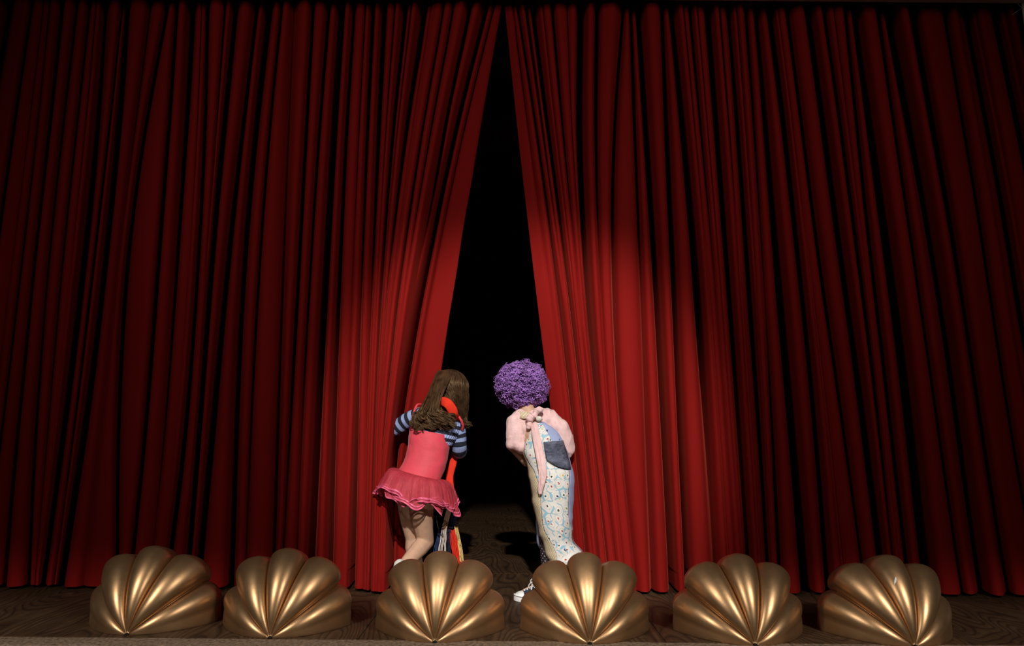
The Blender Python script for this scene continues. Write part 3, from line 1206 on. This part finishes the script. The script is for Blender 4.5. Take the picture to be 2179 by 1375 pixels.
def tutu_pt(f, th, ph, amp, scale, nr):
    """f 0 at the waist, 1 at the edge; th 0 = right, -90 = camera side"""
    c = wc.lerp(hcn, f)
    g = f ** 0.55
    a = wr_.lerp(hr_, g) * (1 + (scale - 1) * f)
    dep = (0.097 + (0.19 - 0.097) * g) * (1 + (scale - 1) * f)
    ruff = 1 + amp * f ** 1.3 * (math.sin(nr * th + ph) + 0.5 * math.sin(nr * 1.7 * th + 2.1 * ph) + 0.25 * math.sin(nr * 3.3 * th + ph))
    ruff += 0.010 * min(1, f * 3) * mnoise.noise(Vector((math.cos(th) * 14, math.sin(th) * 14, ph + f))) * 2
    puff = 0.026 * math.sin(PI * min(1, f * 1.15)) ** 1.2
    z = puff + 0.022 * f * math.sin(nr * 0.55 * th + ph * 1.3) + 0.010 * f * math.sin(nr * 1.3 * th + 2 * ph)
    return c + (a * math.cos(th) + Vector((0, 1, 0)) * dep * math.sin(th)) * ruff + Vector((0, 0, z))


NTH = 220
for li, (flen, scale, ph, amp, nr) in enumerate(((0.90, 1.0, 0.4, 0.050, 9), (1.0, 1.0, 2.2, 0.055, 8), (1.02, 0.93, 4.4, 0.07, 10))):
    mb = MB()
    rows = []
    for i in range(19):
        f = flen * i / 18
        rows.append([tutu_pt(f, 2 * PI * j / NTH, ph, amp, scale, nr) for j in range(NTH)])
    mb.grid(rows, True)
    sk = mb.build('tulle_layer', M['tulle'], girl)
    for f0 in ((flen - 0.10, flen - 0.045), (flen - 0.012, flen + 0.04))[(0 if li < 2 else 1):]:
        rb = MB()
        rws = []
        for f in (f0[0], (f0[0] + f0[1]) / 2, f0[1]):
            row = []
            for j in range(NTH):
                p = tutu_pt(f, 2 * PI * j / NTH, ph, amp, scale, nr)
                o = (p - wc.lerp(hcn, f)); o.z = 0; o.normalize()
                row.append(p + o * (0.002 + 0.0018 * mnoise.noise(p * 60)))
            rws.append(row)
        rb.grid(rws, True)
        r_ = rb.build('ribbon', M['satin'], sk)
        so = r_.modifiers.new('t', 'SOLIDIFY'); so.thickness = 0.0015; so.offset = 0

# scarf round the neck, hanging down in front
sc = MB()
sp_c = spline([P(924, 866, -0.07), P(937, 855, -0.095), P(951, 858, -0.128), P(961, 870, -0.126), P(968, 885, -0.105), P(976, 897, -0.03), P(978, 920, 0.07), P(972, 950, 0.085)], 6)
sc.tube(sp_c, [interp([(0, 0.018), (0.2, 0.024), (0.45, 0.026), (0.6, 0.020), (1, 0.018)], k / (len(sp_c) - 1)) for k in range(len(sp_c))], 14, 0.25)
scarf = sc.build('scarf', M['scarf_red'], girl)


def ribbonpiece(name, pts, half, mat, parent, flat=0.28):
    mb = MB()
    pp = spline([P(*p) for p in pts], 6)
    hh = [q.x for q in spline([Vector((h, 0, 0)) for h in half], 6)]
    mb.tube(pp, hh, 14, flat, Vector((0, 1, 0)))
    return mb.build(name, mat, parent)


ribbonpiece('scarf_tail', [(974, 935, 0.08), (969, 958, 0.07), (964, 985, 0.05), (957, 1010, 0.04), (957, 1030, 0.03), (960, 1045, 0.02)],
            [0.014, 0.018, 0.020, 0.021, 0.021, 0.020], M['scarf_red'], scarf)
ribbonpiece('scarf_band', [(960, 1044, 0.021), (963, 1056, 0.015), (962, 1062, 0.01)], [0.018, 0.017, 0.016], M['wool_white'], scarf)
ribbonpiece('scarf_band', [(962, 1060, 0.01), (957, 1080, -0.01), (951, 1102, -0.03), (945, 1128, -0.045)], [0.016, 0.014, 0.014, 0.014], M['wool_beige'], scarf)
ribbonpiece('scarf_band', [(966, 1060, 0.02), (968, 1085, 0.0), (965, 1108, -0.02), (957, 1133, -0.035)], [0.016, 0.017, 0.016, 0.014], M['wool_navy'], scarf)


def fringe(top, bot, n, wt, wb, y, mat, seed):
    rnd = random.Random(seed)
    mb = MB()
    for i in range(n):
        q = (i + 0.5) / n * 2 - 1
        a = P(top[0] + q * wt, top[1] + rnd.uniform(-2, 2), y + rnd.uniform(-0.008, 0.008))
        b = P(bot[0] + q * wb + rnd.uniform(-2, 2), bot[1] + rnd.uniform(-7, 5), y + rnd.uniform(-0.02, 0.02))
        m1 = a.lerp(b, 0.35) + Vector((rnd.uniform(-1, 1) * 0.004, rnd.uniform(-1, 1) * 0.006, 0))
        m2 = a.lerp(b, 0.7) + Vector((rnd.uniform(-1, 1) * 0.006, rnd.uniform(-1, 1) * 0.006, 0))
        mb.tube(spline([a, m1, m2, b], 3), 0.0021, 5)
    return mb.build('fringe', mat, scarf)


fringe((945, 1127), (940, 1186), 15, 5, 10, -0.045, M['wool_grey'], 1)
fringe((954, 1131), (953, 1192), 13, 4, 8, -0.030, M['wool_navy'], 2)
fringe((963, 1128), (973, 1202), 17, 5, 9, -0.035, M['scarf_red'], 3)
fringe((970, 1121), (984, 1200), 9, 3, 5, -0.035, M['wool_yellow'], 4)
fringe((936, 1125), (930, 1190), 13, 4, 8, 0.0, M['wool_blue'], 5)
# thin loose thread
th_ = MB(); th_.tube(spline([P(928, 1098, 0.08), P(930, 1112, 0.08), P(934, 1130, 0.085)], 4), 0.0014, 5)
th_.build('thread', M['wool_yellow'], scarf)

# ballet slippers
for (a, b_, r0, r1) in ((an + Vector((-0.012, -0.008, 0.010)), toe, 0.029, 0.023), (P(886, 1243, 0.0), P(893, 1256, 0.10), 0.034, 0.026)):
    U2 = Union()
    a = Vector(a); b_ = Vector(b_)
    if b_.z < 0.03: b_.z = 0.03
    U2.chain([a, a.lerp(b_, 0.5), b_], [r0, (r0 + r1) / 2, r1])
    link('slipper', U2.me(0.004, 3, lambda c: 0.001), M['white_leather'], girl)

# hair: cap, long fall over the back, curls at the ends
hr = MB()
rows = []
for i in range(15):
    th = PI * 0.80 * i / 14
    row = []
    for j in range(28):
        ph = 2 * PI * j / 28
        dr = gu * math.cos(th) + (gs * math.cos(ph) + gf * math.sin(ph)) * math.sin(th)
        k = 1.0
        if dr.dot(gf) > 0.35: k = 0.93          # leaves the face free
        row.append(hc + gu * 0.006 - gf * 0.006 + dr * 0.093 * k)
    rows.append(row)
hr.grid(rows, True)
rnd = random.Random(11)
# back mass underneath the strands
ms = spline([P(955, 838, -0.015), P(940, 858, -0.06), P(922, 880, -0.09), P(918, 900, -0.10), P(917, 906, -0.10)], 5)
hr.tube(ms, [interp([(0, 0.060), (0.5, 0.062), (0.8, 0.080), (0.92, 0.078), (1, 0.04)], k / (len(ms) - 1)) for k in range(len(ms))], 18, 0.30)


def strand(pts, r, curl=0.0, turns=3, seed=0):
    pp = spline(pts, 6)
    n = len(pp)
    out, rad = [], []
    for i, p in enumerate(pp):
        s = i / (n - 1)
        q = Vector(p)
        if curl:
            c = max(0, (s - 0.60) / 0.40)
            a = seed + c * turns * 2 * PI
            q += Vector((math.cos(a), math.sin(a) * 0.7, 0.35 * math.sin(a * 1.3))) * curl * min(1, c * 2.0)
        q += Vector((mnoise.noise(Vector((seed, s * 3, 0))), mnoise.noise(Vector((seed, s * 3, 7))) * 0.5, 0)) * 0.009 * s
        out.append(q)
        rad.append(r * (0.45 + 0.55 * math.sin(PI * min(1, s * 0.85 + 0.10))))
    hr.tube(out, rad, 5, 0.5)


def on_head(th, al, r=0.099):
    return hc + (gu * math.cos(th) + (gs * math.sin(al) - gf * math.cos(al)) * math.sin(th)) * r


# fall over the back, swept to the left, gathered in locks that end in ringlets
for lk in range(100):
    A = (lk + 0.5) / 100
    A = (A * 7.0) % 1.0 if lk % 2 else A
    dep = rnd.uniform(0, 1)
    ev0 = 913 - 10 * abs(A - 0.4) + rnd.uniform(-22, 5)
    cr_ = rnd.uniform(0.008, 0.019)
    tn = rnd.uniform(1.0, 2.1)
    sd0 = rnd.uniform(0, 60)
    mu_, mv_ = rnd.uniform(-5, 5), rnd.uniform(-6, 6)
    for k in range(9):
        a = min(1, max(0, A + rnd.uniform(-0.022, 0.022)))
        al = math.radians(-95 + 120 * a + rnd.uniform(-4, 4))
        r_ = rnd.uniform(0.095, 0.103)
        p0 = on_head(rnd.uniform(0.02, 0.15), al, r_); p1 = on_head(0.55, al, r_); p2 = on_head(1.05, al, r_ + 0.003)
        my = -0.065 - 0.06 * dep
        m2 = P(897 + 52 * a + mu_, 864 + 6 * a + mv_, my)
        if a > 0.44:      # swept aside so that the scarf shows
            m2 = P(921 + 20 * (a - 0.48) + mu_ * 0.8, 868 + mv_ * 0.8, -0.125 - 0.02 * dep)
        e = P(877 + 94 * a + rnd.uniform(-2, 2), ev0 + rnd.uniform(-3, 3), -0.105 - 0.045 * dep + rnd.uniform(-0.004, 0.004))
        m3 = m2.lerp(e, 0.55) + Vector((-0.006, -0.008, 0))
        strand([p0, p1, p2, m2, m3, e], rnd.uniform(0.0017, 0.0034), cr_ + rnd.uniform(-0.0015, 0.0015), tn, sd0 + rnd.uniform(-0.15, 0.15))
# from the crown down the right side of the face
for i in range(480):
    a = rnd.random()
    al = math.radians(8 + 95 * a + rnd.uniform(-6, 6))
    r_ = rnd.uniform(0.095, 0.103)
    p0 = on_head(rnd.uniform(0.02, 0.15), al, r_); p1 = on_head(0.55, al, r_); p2 = on_head(1.05, al, r_ + 0.002); p3 = on_head(1.5, al, r_ + 0.002)
    if a < 0.45:
        e = P(964 + 18 * a + rnd.uniform(-4, 4), 858 + 30 * a + rnd.uniform(-8, 8), -0.05 + 0.08 * a)
    else:
        e = P(970 + 20 * a + rnd.uniform(-4, 4), 886 + rnd.uniform(-12, 12) + 8 * a, -0.02 + 0.08 * a)
    strand([p0, p1, p2, p3, p3.lerp(e, 0.5) + gs * 0.004, e], rnd.uniform(0.0018, 0.0034), 0.006, 1.3, i * 2.3)
for i in range(26):   # the curl beside the right shoulder
    j = rnd.uniform(-4, 4)
    strand([P(986 + j, 860, 0.05), P(986 + j, 880, 0.04), P(990 + j, 896, 0.03), P(998 + rnd.uniform(-4, 4), 904 + rnd.uniform(-7, 7), 0.02)], 0.0028, 0.013, 2.0, i * 0.6)
hr.build('hair', M['hair'], girl)

# ------------------------------------------------------------------ the clown child
clown = empty('person', (P(1180, 1265, -0.13).x, -0.13, 0.0))
tag(clown, 'child clown in a curly purple wig and patchwork overalls leaning into the gap', 'person')
U = Union()
cc = P(1110, 822, 0.04)
cl = Vector((-0.25, 1.0, -0.15)); cu = Vector((-0.10, 0.15, 1.0))
cf, cu2, cs = head(U, cc, 0.09, cl, cu)
U.chain([cc - cu2 * 0.06, P(1122, 874, -0.02), P(1130, 890, -0.02)], [0.045, 0.042, 0.05])
U.chain([P(1135, 905, -0.03), P(1148, 950, -0.07), P(1165, 1000, -0.10), P(1170, 1025, -0.11)], [0.075, 0.08, 0.08, 0.085])
U.chain([P(1100, 897, -0.02), P(1180, 903, -0.02)], [0.04, 0.04])
# left arm: elbow out, hand to the hip
el = P(1093, 952, -0.03)
U.chain([P(1098, 898, -0.02), el], [0.036, 0.030])
wr = P(1119, 986, 0.03)
U.chain([el, wr], [0.027, 0.020])
hand(U, wr, (0.75, 0.55, -0.25), (-0.1, -0.6, 0.6), 0.9, 0.7, 1)
el2 = P(1208, 955, -0.01)
U.chain([P(1184, 903, -0.02), el2], [0.036, 0.030])
wr2 = P(1200, 935, 0.16)
U.chain([el2, wr2], [0.027, 0.020])
hand(U, wr2, (-0.2, 0.7, 0.7), (-0.8, 0.2, 0), 0.9, 0.8, -1)
# legs
U.chain([P(1180, 1030, -0.11), P(1184, 1100, -0.10), P(1196, 1180, -0.12), P(1206, 1245, -0.13)], [0.075, 0.058, 0.045, 0.030])
U.chain([P(1166, 1030, -0.10), P(1168, 1110, -0.04), P(1164, 1180, -0.08), P(1162, 1243, -0.13)], [0.066, 0.042, 0.030, 0.026])
U.chain([P(1160, 1246, -0.13), P(1118, 1262, -0.15)], [0.028, 0.022])
U.chain([P(1206, 1246, -0.13), P(1248, 1262, -0.10)], [0.028, 0.022])
link('body', U.me(0.0055, 5), M['skin'], clown)
eyes(cc, 0.09, cf, cu2, cs, clown)

# wig
wg = MB()
rnd = random.Random(5)
wc_ = P(1110, 820, 0.02)
WR = Vector((0.136, 0.135, 0.122))
rows = []
for i in range(13):
    th = PI * i / 12
    rows.append([wc_ + Vector((WR.x * 0.86 * math.sin(th) * math.cos(2 * PI * j / 22), WR.y * 0.86 * math.sin(th) * math.sin(2 * PI * j / 22), WR.z * 0.86 * math.cos(th))) for j in range(22)])
wg.grid(rows, True)
ncurl = 2700
for i in range(ncurl):
    z = 1 - 2 * (i + 0.5) / ncurl
    a = i * 2.39996
    d = Vector((math.sqrt(1 - z * z) * math.cos(a), math.sqrt(1 - z * z) * math.sin(a), z))
    if d.y > 0.62 and d.z < 0.35: continue      # the face stays free
    lump = 1 + 0.13 * mnoise.noise(d * 3.1) + 0.10 * mnoise.noise(d * 7.5)
    rad = rnd.uniform(0.82, 1.03) * lump
    c = wc_ + Vector((d.x * WR.x, d.y * WR.y, d.z * WR.z)) * rad
    ax = (d * 0.7 + Vector((rnd.uniform(-1, 1), rnd.uniform(-1, 1), rnd.uniform(-1, 1)))).normalized()
    t1 = ax.orthogonal().normalized(); t2 = ax.cross(t1)
    R0 = rnd.uniform(0.0040, 0.0078)
    ph = rnd.random() * 6.28
    n = 13
    tw = rnd.uniform(1.2, 2.0)
    pts = [c + (t1 * math.cos(ph + q * tw * 2 * PI / (n - 1)) + t2 * math.sin(ph + q * tw * 2 * PI / (n - 1))) * R0 + ax * ((q / (n - 1) - 0.5) * 0.018) for q in range(n)]
    wg.tube(pts, [0.0015] + [0.0030] * (n - 2) + [0.0015], 4, 1.0, d)
for i in range(170):   # fly-away curls at the edge
    a = rnd.uniform(0, 2 * PI)
    d = Vector((math.cos(a), rnd.uniform(-0.5, 0.3), math.sin(a))).normalized()
    lump = 1 + 0.13 * mnoise.noise(d * 3.1) + 0.10 * mnoise.noise(d * 7.5)
    c = wc_ + Vector((d.x * WR.x, d.y * WR.y, d.z * WR.z)) * rnd.uniform(1.0, 1.09) * lump
    rr0 = rnd.uniform(0.005, 0.010)
    pts = [c + Vector((math.cos(q * 0.9 + a), math.sin(q), math.sin(q * 0.9 + a))) * rr0 for q in range(8)]
    wg.tube(pts, 0.0010, 4)
wg.build('wig', M['wig'], clown)

# pink blouse
U = Union()
U.chain([P(1110, 893, -0.02), P(1165, 893, -0.02)], [0.062, 0.062])
U.chain([P(1135, 915, -0.03), P(1150, 960, -0.05)], [0.085, 0.085])
U.chain([P(1094, 900, -0.035), P(1096, 922, -0.05), P(1097, 940, -0.05)], [0.046, 0.050, 0.050])
U.ell(P(1088, 945, -0.045), (0.030, 0.045, 0.036)); U.ell(P(1107, 950, -0.055), (0.036, 0.045, 0.038)); U.ell(P(1111, 958, -0.05), (0.024, 0.03, 0.022))
U.chain([P(1178, 898, -0.035), P(1192, 912, -0.05), P(1202, 935, -0.05), P(1206, 955, -0.045)], [0.046, 0.052, 0.050, 0.044])
U.ell(P(1211, 950, -0.04), (0.032, 0.04, 0.045)); U.ell(P(1209, 964, -0.035), (0.026, 0.035, 0.032))


def wrinkles(c):
    q = Vector((c.x * 34, c.y * 20, c.z * 13))
    return 0.005 * (mnoise.noise(q) + 0.6 * mnoise.noise(q * 2.1))


blouse = link('blouse', U.me(0.006, 5, wrinkles), M['pink'], clown)
# spotted cream collar
cb = MB()
rows, uu = [], []
for i, (yy, rs, zz) in enumerate(((876, 0.056, 0), (880, 0.062, 0), (885, 0.072, 0), (892, 0.082, 0))):
    c = P(1120 + i * 3, yy, -0.02)
    rows.append([c + Vector((rs * math.cos(2 * PI * j / 28), rs * 0.95 * math.sin(2 * PI * j / 28), 0.006 * math.sin(2 * PI * j / 28 * 2) - 0.010 * (1 + math.sin(2 * PI * j / 28 + PI)) * 0.3)) for j in range(28)])
    uu.append([(j * 0.0125, i * 0.012) for j in range(28)])
cb.grid(rows, True, uu)
co_ = cb.build('collar', M['cream_dots'], clown)
so = co_.modifiers.new('t', 'SOLIDIFY'); so.thickness = 0.004

# overalls: one wide leg made of beige, floral and light blue panels
R_ = [  # v, left, beige/floral edge, floral/blue edge, right, y, depth
    (898, 1136, 1139, 1149, 1156, -0.085, 0.030),
    (908, 1128, 1130, 1157, 1172, -0.075, 0.050),
    (922, 1120, 1121, 1164, 1188, -0.070, 0.072),
    (940, 1115, 1116, 1173, 1199, -0.065, 0.090),
    (962, 1115, 1116, 1186, 1209, -0.070, 0.105),
    (985, 1120, 1124, 1204, 1216, -0.085, 0.112),
    (1010, 1123, 1138, 1210, 1222, -0.095, 0.118),
    (1040, 1128, 1147, 1208, 1223, -0.100, 0.118),
    (1075, 1135, 1150, 1207, 1220, -0.105, 0.110),
    (1105, 1141, 1153, 1208, 1216, -0.110, 0.103),
    (1130, 1147, 1160, 1217.6, 1218, -0.115, 0.098),
    (1152, 1153, 1171, 1220.8, 1221, -0.118, 0.095),
    (1170, 1160, 1180, 1229.8, 1230, -0.120, 0.092),
    (1184, 1167, 1183, 1239.8, 1240, -0.122, 0.090),
    (1196, 1175, 1184, 1238.8, 1239, -0.124, 0.085)]
rings = [(l, v + (4 if v > 1160 else 0), r, v - (5 if v > 1160 else 0), y, d) for v, l, b1, b2, r, y, d in R_]
bnd = [((b1 - l) / (r - l), (b2 - l) / (r - l)) for v, l, b1, b2, r, y, d in R_]
rows, uvs = garment(rings, 0, 16, 5, 0.009, 3, bnd, (7, 22, 7), wfreq=(9, 7, 12))
overalls = panel(rows, uvs, 7, 29, 'floral_panel', M['floral'], clown)
panel(rows, uvs, 0, 7, 'beige_panel', M['cream_dots'], clown)
panel(rows, uvs, 29, 36, 'blue_panel', M['blue_cotton'], clown)
panel(rows, uvs, 36, 52, 'front_panel', M['floral'], clown)

# crushed velvet patch lying on the back of the overalls
def back_surface(u, v, off):
    vs = [r[0] for r in R_]
    l = interp([(r[0], r[1]) for r in R_], v); rr_ = interp([(r[0], r[4]) for r in R_], v)
    y = interp([(r[0], r[5]) for r in R_], v); d = interp([(r[0], r[6]) for r in R_], v)
    q = max(-0.985, min(0.985, 2 * (u - l) / (rr_ - l) - 1))
    yy = y - d * math.sqrt(1 - q * q) ** 0.9
    return P(u, v, yy - off)


TLp, TRp, BRp, BLp = (1156, 941), (1197, 938), (1214, 999), (1163, 978)
mb = MB(); rows = []
for i in range(25):
    t = i / 24
    row = []
    for j in range(19):
        s = j / 18
        au = TLp[0] + (TRp[0] - TLp[0]) * s; av = TLp[1] + (TRp[1] - TLp[1]) * s
        bu = BLp[0] + (BRp[0] - BLp[0]) * s; bv = BLp[1] + (BRp[1] - BLp[1]) * s + 5 * math.sin(PI * s)
        u_ = au + (bu - au) * t + 2 * math.sin(PI * t) * (s - 0.3); v_ = av + (bv - av) * t
        row.append(back_surface(u_, v_, 0.013 + 0.007 * mnoise.noise(Vector((u_ * 0.10, v_ * 0.16, 1)))))
    rows.append(row)
mb.grid(rows)
pt = mb.build('velvet_patch', M['crushed'], clown)
so = pt.modifiers.new('t', 'SOLIDIFY'); so.thickness = 0.004

for (u_, v_) in ((1164, 916), (1190, 936)):
    mb = MB(); c = back_surface(u_, v_, 0.010)
    mb.tube([c + Vector((0, 0.004, 0)), c, c - Vector((0, 0.003, 0))], [0.0045, 0.0045, 0.003], 10)
    mb.build('button', M['purple_button'], clown)

# knots and the hanging pink tie
def knot(c, rx, ry, rz, mat, seed, tilt=0.0):
    U3 = Union()
    c = Vector(c)
    U3.ell(c, (rx, ry, rz), Matrix.Rotation(tilt, 3, 'Y'))
    return link('knot', U3.me(0.003, 2, lambda p: 0.0035 * (mnoise.noise(p * 55 + Vector((seed, 0, 0))) + 0.7 * math.sin((p.x * 0.6 + p.z) * 260 + seed) * 0.5)), mat, clown)


knot(P(1145, 874, -0.115), 0.030, 0.024, 0.020, M['pink'], 1, -0.35)
knot(P(1137, 884, -0.12), 0.020, 0.022, 0.020, M['pink'], 5, 0.3)
knot(P(1128, 890, -0.12), 0.024, 0.022, 0.026, M['pink'], 2, 0.5)
knot(P(1126, 906, -0.125), 0.017, 0.016, 0.022, M['pink'], 3, 0.2)
knot(P(1147, 891, -0.125), 0.019, 0.019, 0.016, M['cream_cotton'], 4, -0.2)
tp = [(1137, 900), (1140, 922), (1145, 950), (1151, 980), (1155, 1005), (1154, 1022), (1150, 1040), (1149, 1052)]
hw = [6, 8, 8.5, 8.5, 8, 7, 5, 2.5]
mb = MB(); rows = []
TP = spline([Vector((a, b, h)) for (a, b), h in zip(tp, hw)], 5)
for q in TP:
    row = []
    for j in range(13):
        s = j / 12 * 2 - 1
        fold = 0.0035 * mnoise.noise(Vector((s * 2.5, q.y * 0.05, 0))) + 0.002 * mnoise.noise(Vector((s * 7, q.y * 0.03, 3))) - 0.004 * (s * s)
        row.append(back_surface(q.x + s * q.z, q.y, 0.022 + fold))
    rows.append(row)
mb.grid(rows)
ti = mb.build('hanging_tie', M['pink'], clown)
so = ti.modifiers.new('t', 'SOLIDIFY'); so.thickness = 0.004

# second trouser leg in light blue, black dotted leggings below
rows, uvs = garment([(1138, 1050, 1190, 1050, 0.0, 0.07), (1141, 1100, 1185, 1100, 0.0, 0.065), (1142, 1135, 1178, 1135, -0.01, 0.06), (1144, 1155, 1172, 1155, -0.02, 0.055), (1150, 1168, 1172, 1164, -0.025, 0.05)], 14, 14, 5, 0.005, 6)
mb = MB(); mb.grid(rows, True, uvs); lo = mb.build('trouser_leg', M['blue_cotton'], clown)
so = lo.modifiers.new('t', 'SOLIDIFY'); so.thickness = 0.003
rows, uvs = garment([(1146, 1140, 1172, 1140, -0.05, 0.045), (1150, 1175, 1174, 1175, -0.08, 0.045), (1151, 1205, 1174, 1205, -0.11, 0.04), (1152, 1240, 1173, 1240, -0.13, 0.036)], 14, 14, 5, 0.003, 8)
mb = MB(); mb.grid(rows, True, uvs); mb.build('legging', M['black_dots'], clown)
rows, uvs = garment([(1185, 1170, 1224, 1170, -0.12, 0.055), (1190, 1200, 1226, 1200, -0.13, 0.05), (1194, 1242, 1220, 1242, -0.13, 0.038)], 14, 14, 5, 0.003, 9)
mb = MB(); mb.grid(rows, True, uvs); mb.build('legging', M['black_dots'], clown)


def sneaker(heel, toe_, parent):
    """canvas shoe built along +x from heel to toe, then turned"""
    L = 0.185
    root = empty('shoe', (0, 0, 0))
    def width(s):
        return interp([(0, 0.024), (0.08, 0.030), (0.3, 0.029), (0.55, 0.034), (0.75, 0.038), (0.9, 0.031), (0.97, 0.018), (1.0, 0.004)], s)
    ns, na = 40, 14
    def outline(s): return s * L
    # sole
    mb = MB(); rows = []
    per = []
    for i in range(ns + 1): per.append((outline(0.5 - 0.5 * math.cos(PI * i / ns)), 1, 0.5 - 0.5 * math.cos(PI * i / ns)))
    ring = [(x_, width(s)) for x_, _, s in per] + [(x_, -width(s)) for x_, _, s in reversed(per)]
    for z, k in ((0.0, 0.96), (0.003, 1.0), (0.024, 1.0), (0.027, 0.97), (0.027, 0.75)):
        rows.append([Vector((x_ if 0.01 < x_ < L - 0.01 else x_, y_ * k, z + (0.006 * max(0, (x_ / L - 0.8) / 0.2) if z > 0 else 0.004 * max(0, (x_ / L - 0.85) / 0.15)))) for x_, y_ in ring])
    mb.grid(rows, True); mb.fan(rows[0], True); mb.fan(rows[-1])
    sole = mb.build('sole', M['rubber']); sole.parent = root
    # stripe round the sole
    mb = MB()
    rows = [[Vector((x_ * 1.004 - 0.0003, y_ * 1.01 + (0.0006 if y_ > 0 else -0.0006), z + 0.005 * max(0, (x_ / L - 0.8) / 0.2))) for x_, y_ in ring] for z in (0.0215, 0.0243)]
    mb.grid(rows, True)
    st = mb.build('stripe', M['black_line']); st.parent = root
    mb = MB()
    rows = [[Vector((0.075 + 0.05 * i / 10, sgn * (width((0.075 + 0.05 * i / 10) / L) + 0.0012), z)) for i in range(11)] for z in (0.010, 0.0155)]
    mb.grid(rows)
    lb = mb.build('label', M['black_line']); lb.parent = root
    # upper
    def top(s): return interp([(0, 0.085), (0.25, 0.088), (0.38, 0.078), (0.55, 0.060), (0.72, 0.048), (0.88, 0.041), (1, 0.028)], s)
    def shell(s0, s1, k, nm, mat, zmin=0.024):
        mb = MB(); rows = []
        for i in range(25):
            s = s0 + (s1 - s0) * i / 24
            row = []
            for j in range(na + 1):
                a = PI * j / na
                h = top(s) - zmin
                row.append(Vector((s * L, width(s) * 0.97 * k * math.cos(a), zmin + h * k * math.sin(a) ** 0.75)))
            rows.append(row)
        mb.grid(rows)
        o = mb.build(nm, mat); o.parent = root
        return o
    shell(0.0, 0.80, 1.0, 'upper', M['canvas'])
    shell(0.76, 0.995, 1.03, 'toe_cap', M['rubber'])
    # tongue and laces
    for i in range(5):
        s = 0.40 + 0.075 * i
        mb = MB()
        w = 0.018
        pts = [Vector((s * L + 0.006 * math.sin(q * 1.4), w * q, 0.003 + 0.024 + (top(s) - 0.024) * math.sqrt(max(0, 1 - (w * q / width(s)) ** 2)) ** 0.75)) for q in (-1, -0.5, 0, 0.5, 1)]
        mb.tube(spline(pts, 4), 0.0036, 6, 0.5, Vector((0, 0, 1)))
        o = mb.build('lace', M['lace']); o.parent = root
    for sg in (-1, 1):
        mb = MB()
        c = Vector((0.40 * L, 0, top(0.40) + 0.004))
        mb.tube(spline([c, c + Vector((0.012, sg * 0.012, 0.016)), c + Vector((0.020, sg * 0.028, 0.006)), c + Vector((0.012, sg * 0.032, -0.014)), c + Vector((0.004, sg * 0.014, -0.004)), c], 5), 0.0036, 6, 0.5)
        o = mb.build('lace_bow', M['lace']); o.parent = root
        mb = MB()
        mb.tube(spline([c, c + Vector((0.02, sg * 0.018, 0.0)), c + Vector((0.03, sg * 0.034, -0.022)), c + Vector((0.028, sg * 0.037, -0.04))], 5), 0.003, 6, 0.5)
        o = mb.build('lace_end', M['lace']); o.parent = root
    h = Vector(heel); t = Vector(toe_)
    root.parent = parent
    root.matrix_parent_inverse = parent.matrix_world.inverted()
    root.location = h
    root.rotation_euler.z = math.atan2(t.y - h.y, t.x - h.x)
    return root


sgn = 1
sf = floor_pt(1094, 1279)
sneaker((sf.x + 0.180, sf.y + 0.035, 0.0), (sf.x, sf.y, 0.0), clown)
sgn = -1
hx = P(1200, 1262, -0.13).x
sneaker((hx - 0.01, -0.13, 0.0), (hx + 0.17, -0.06, 0.0), clown)
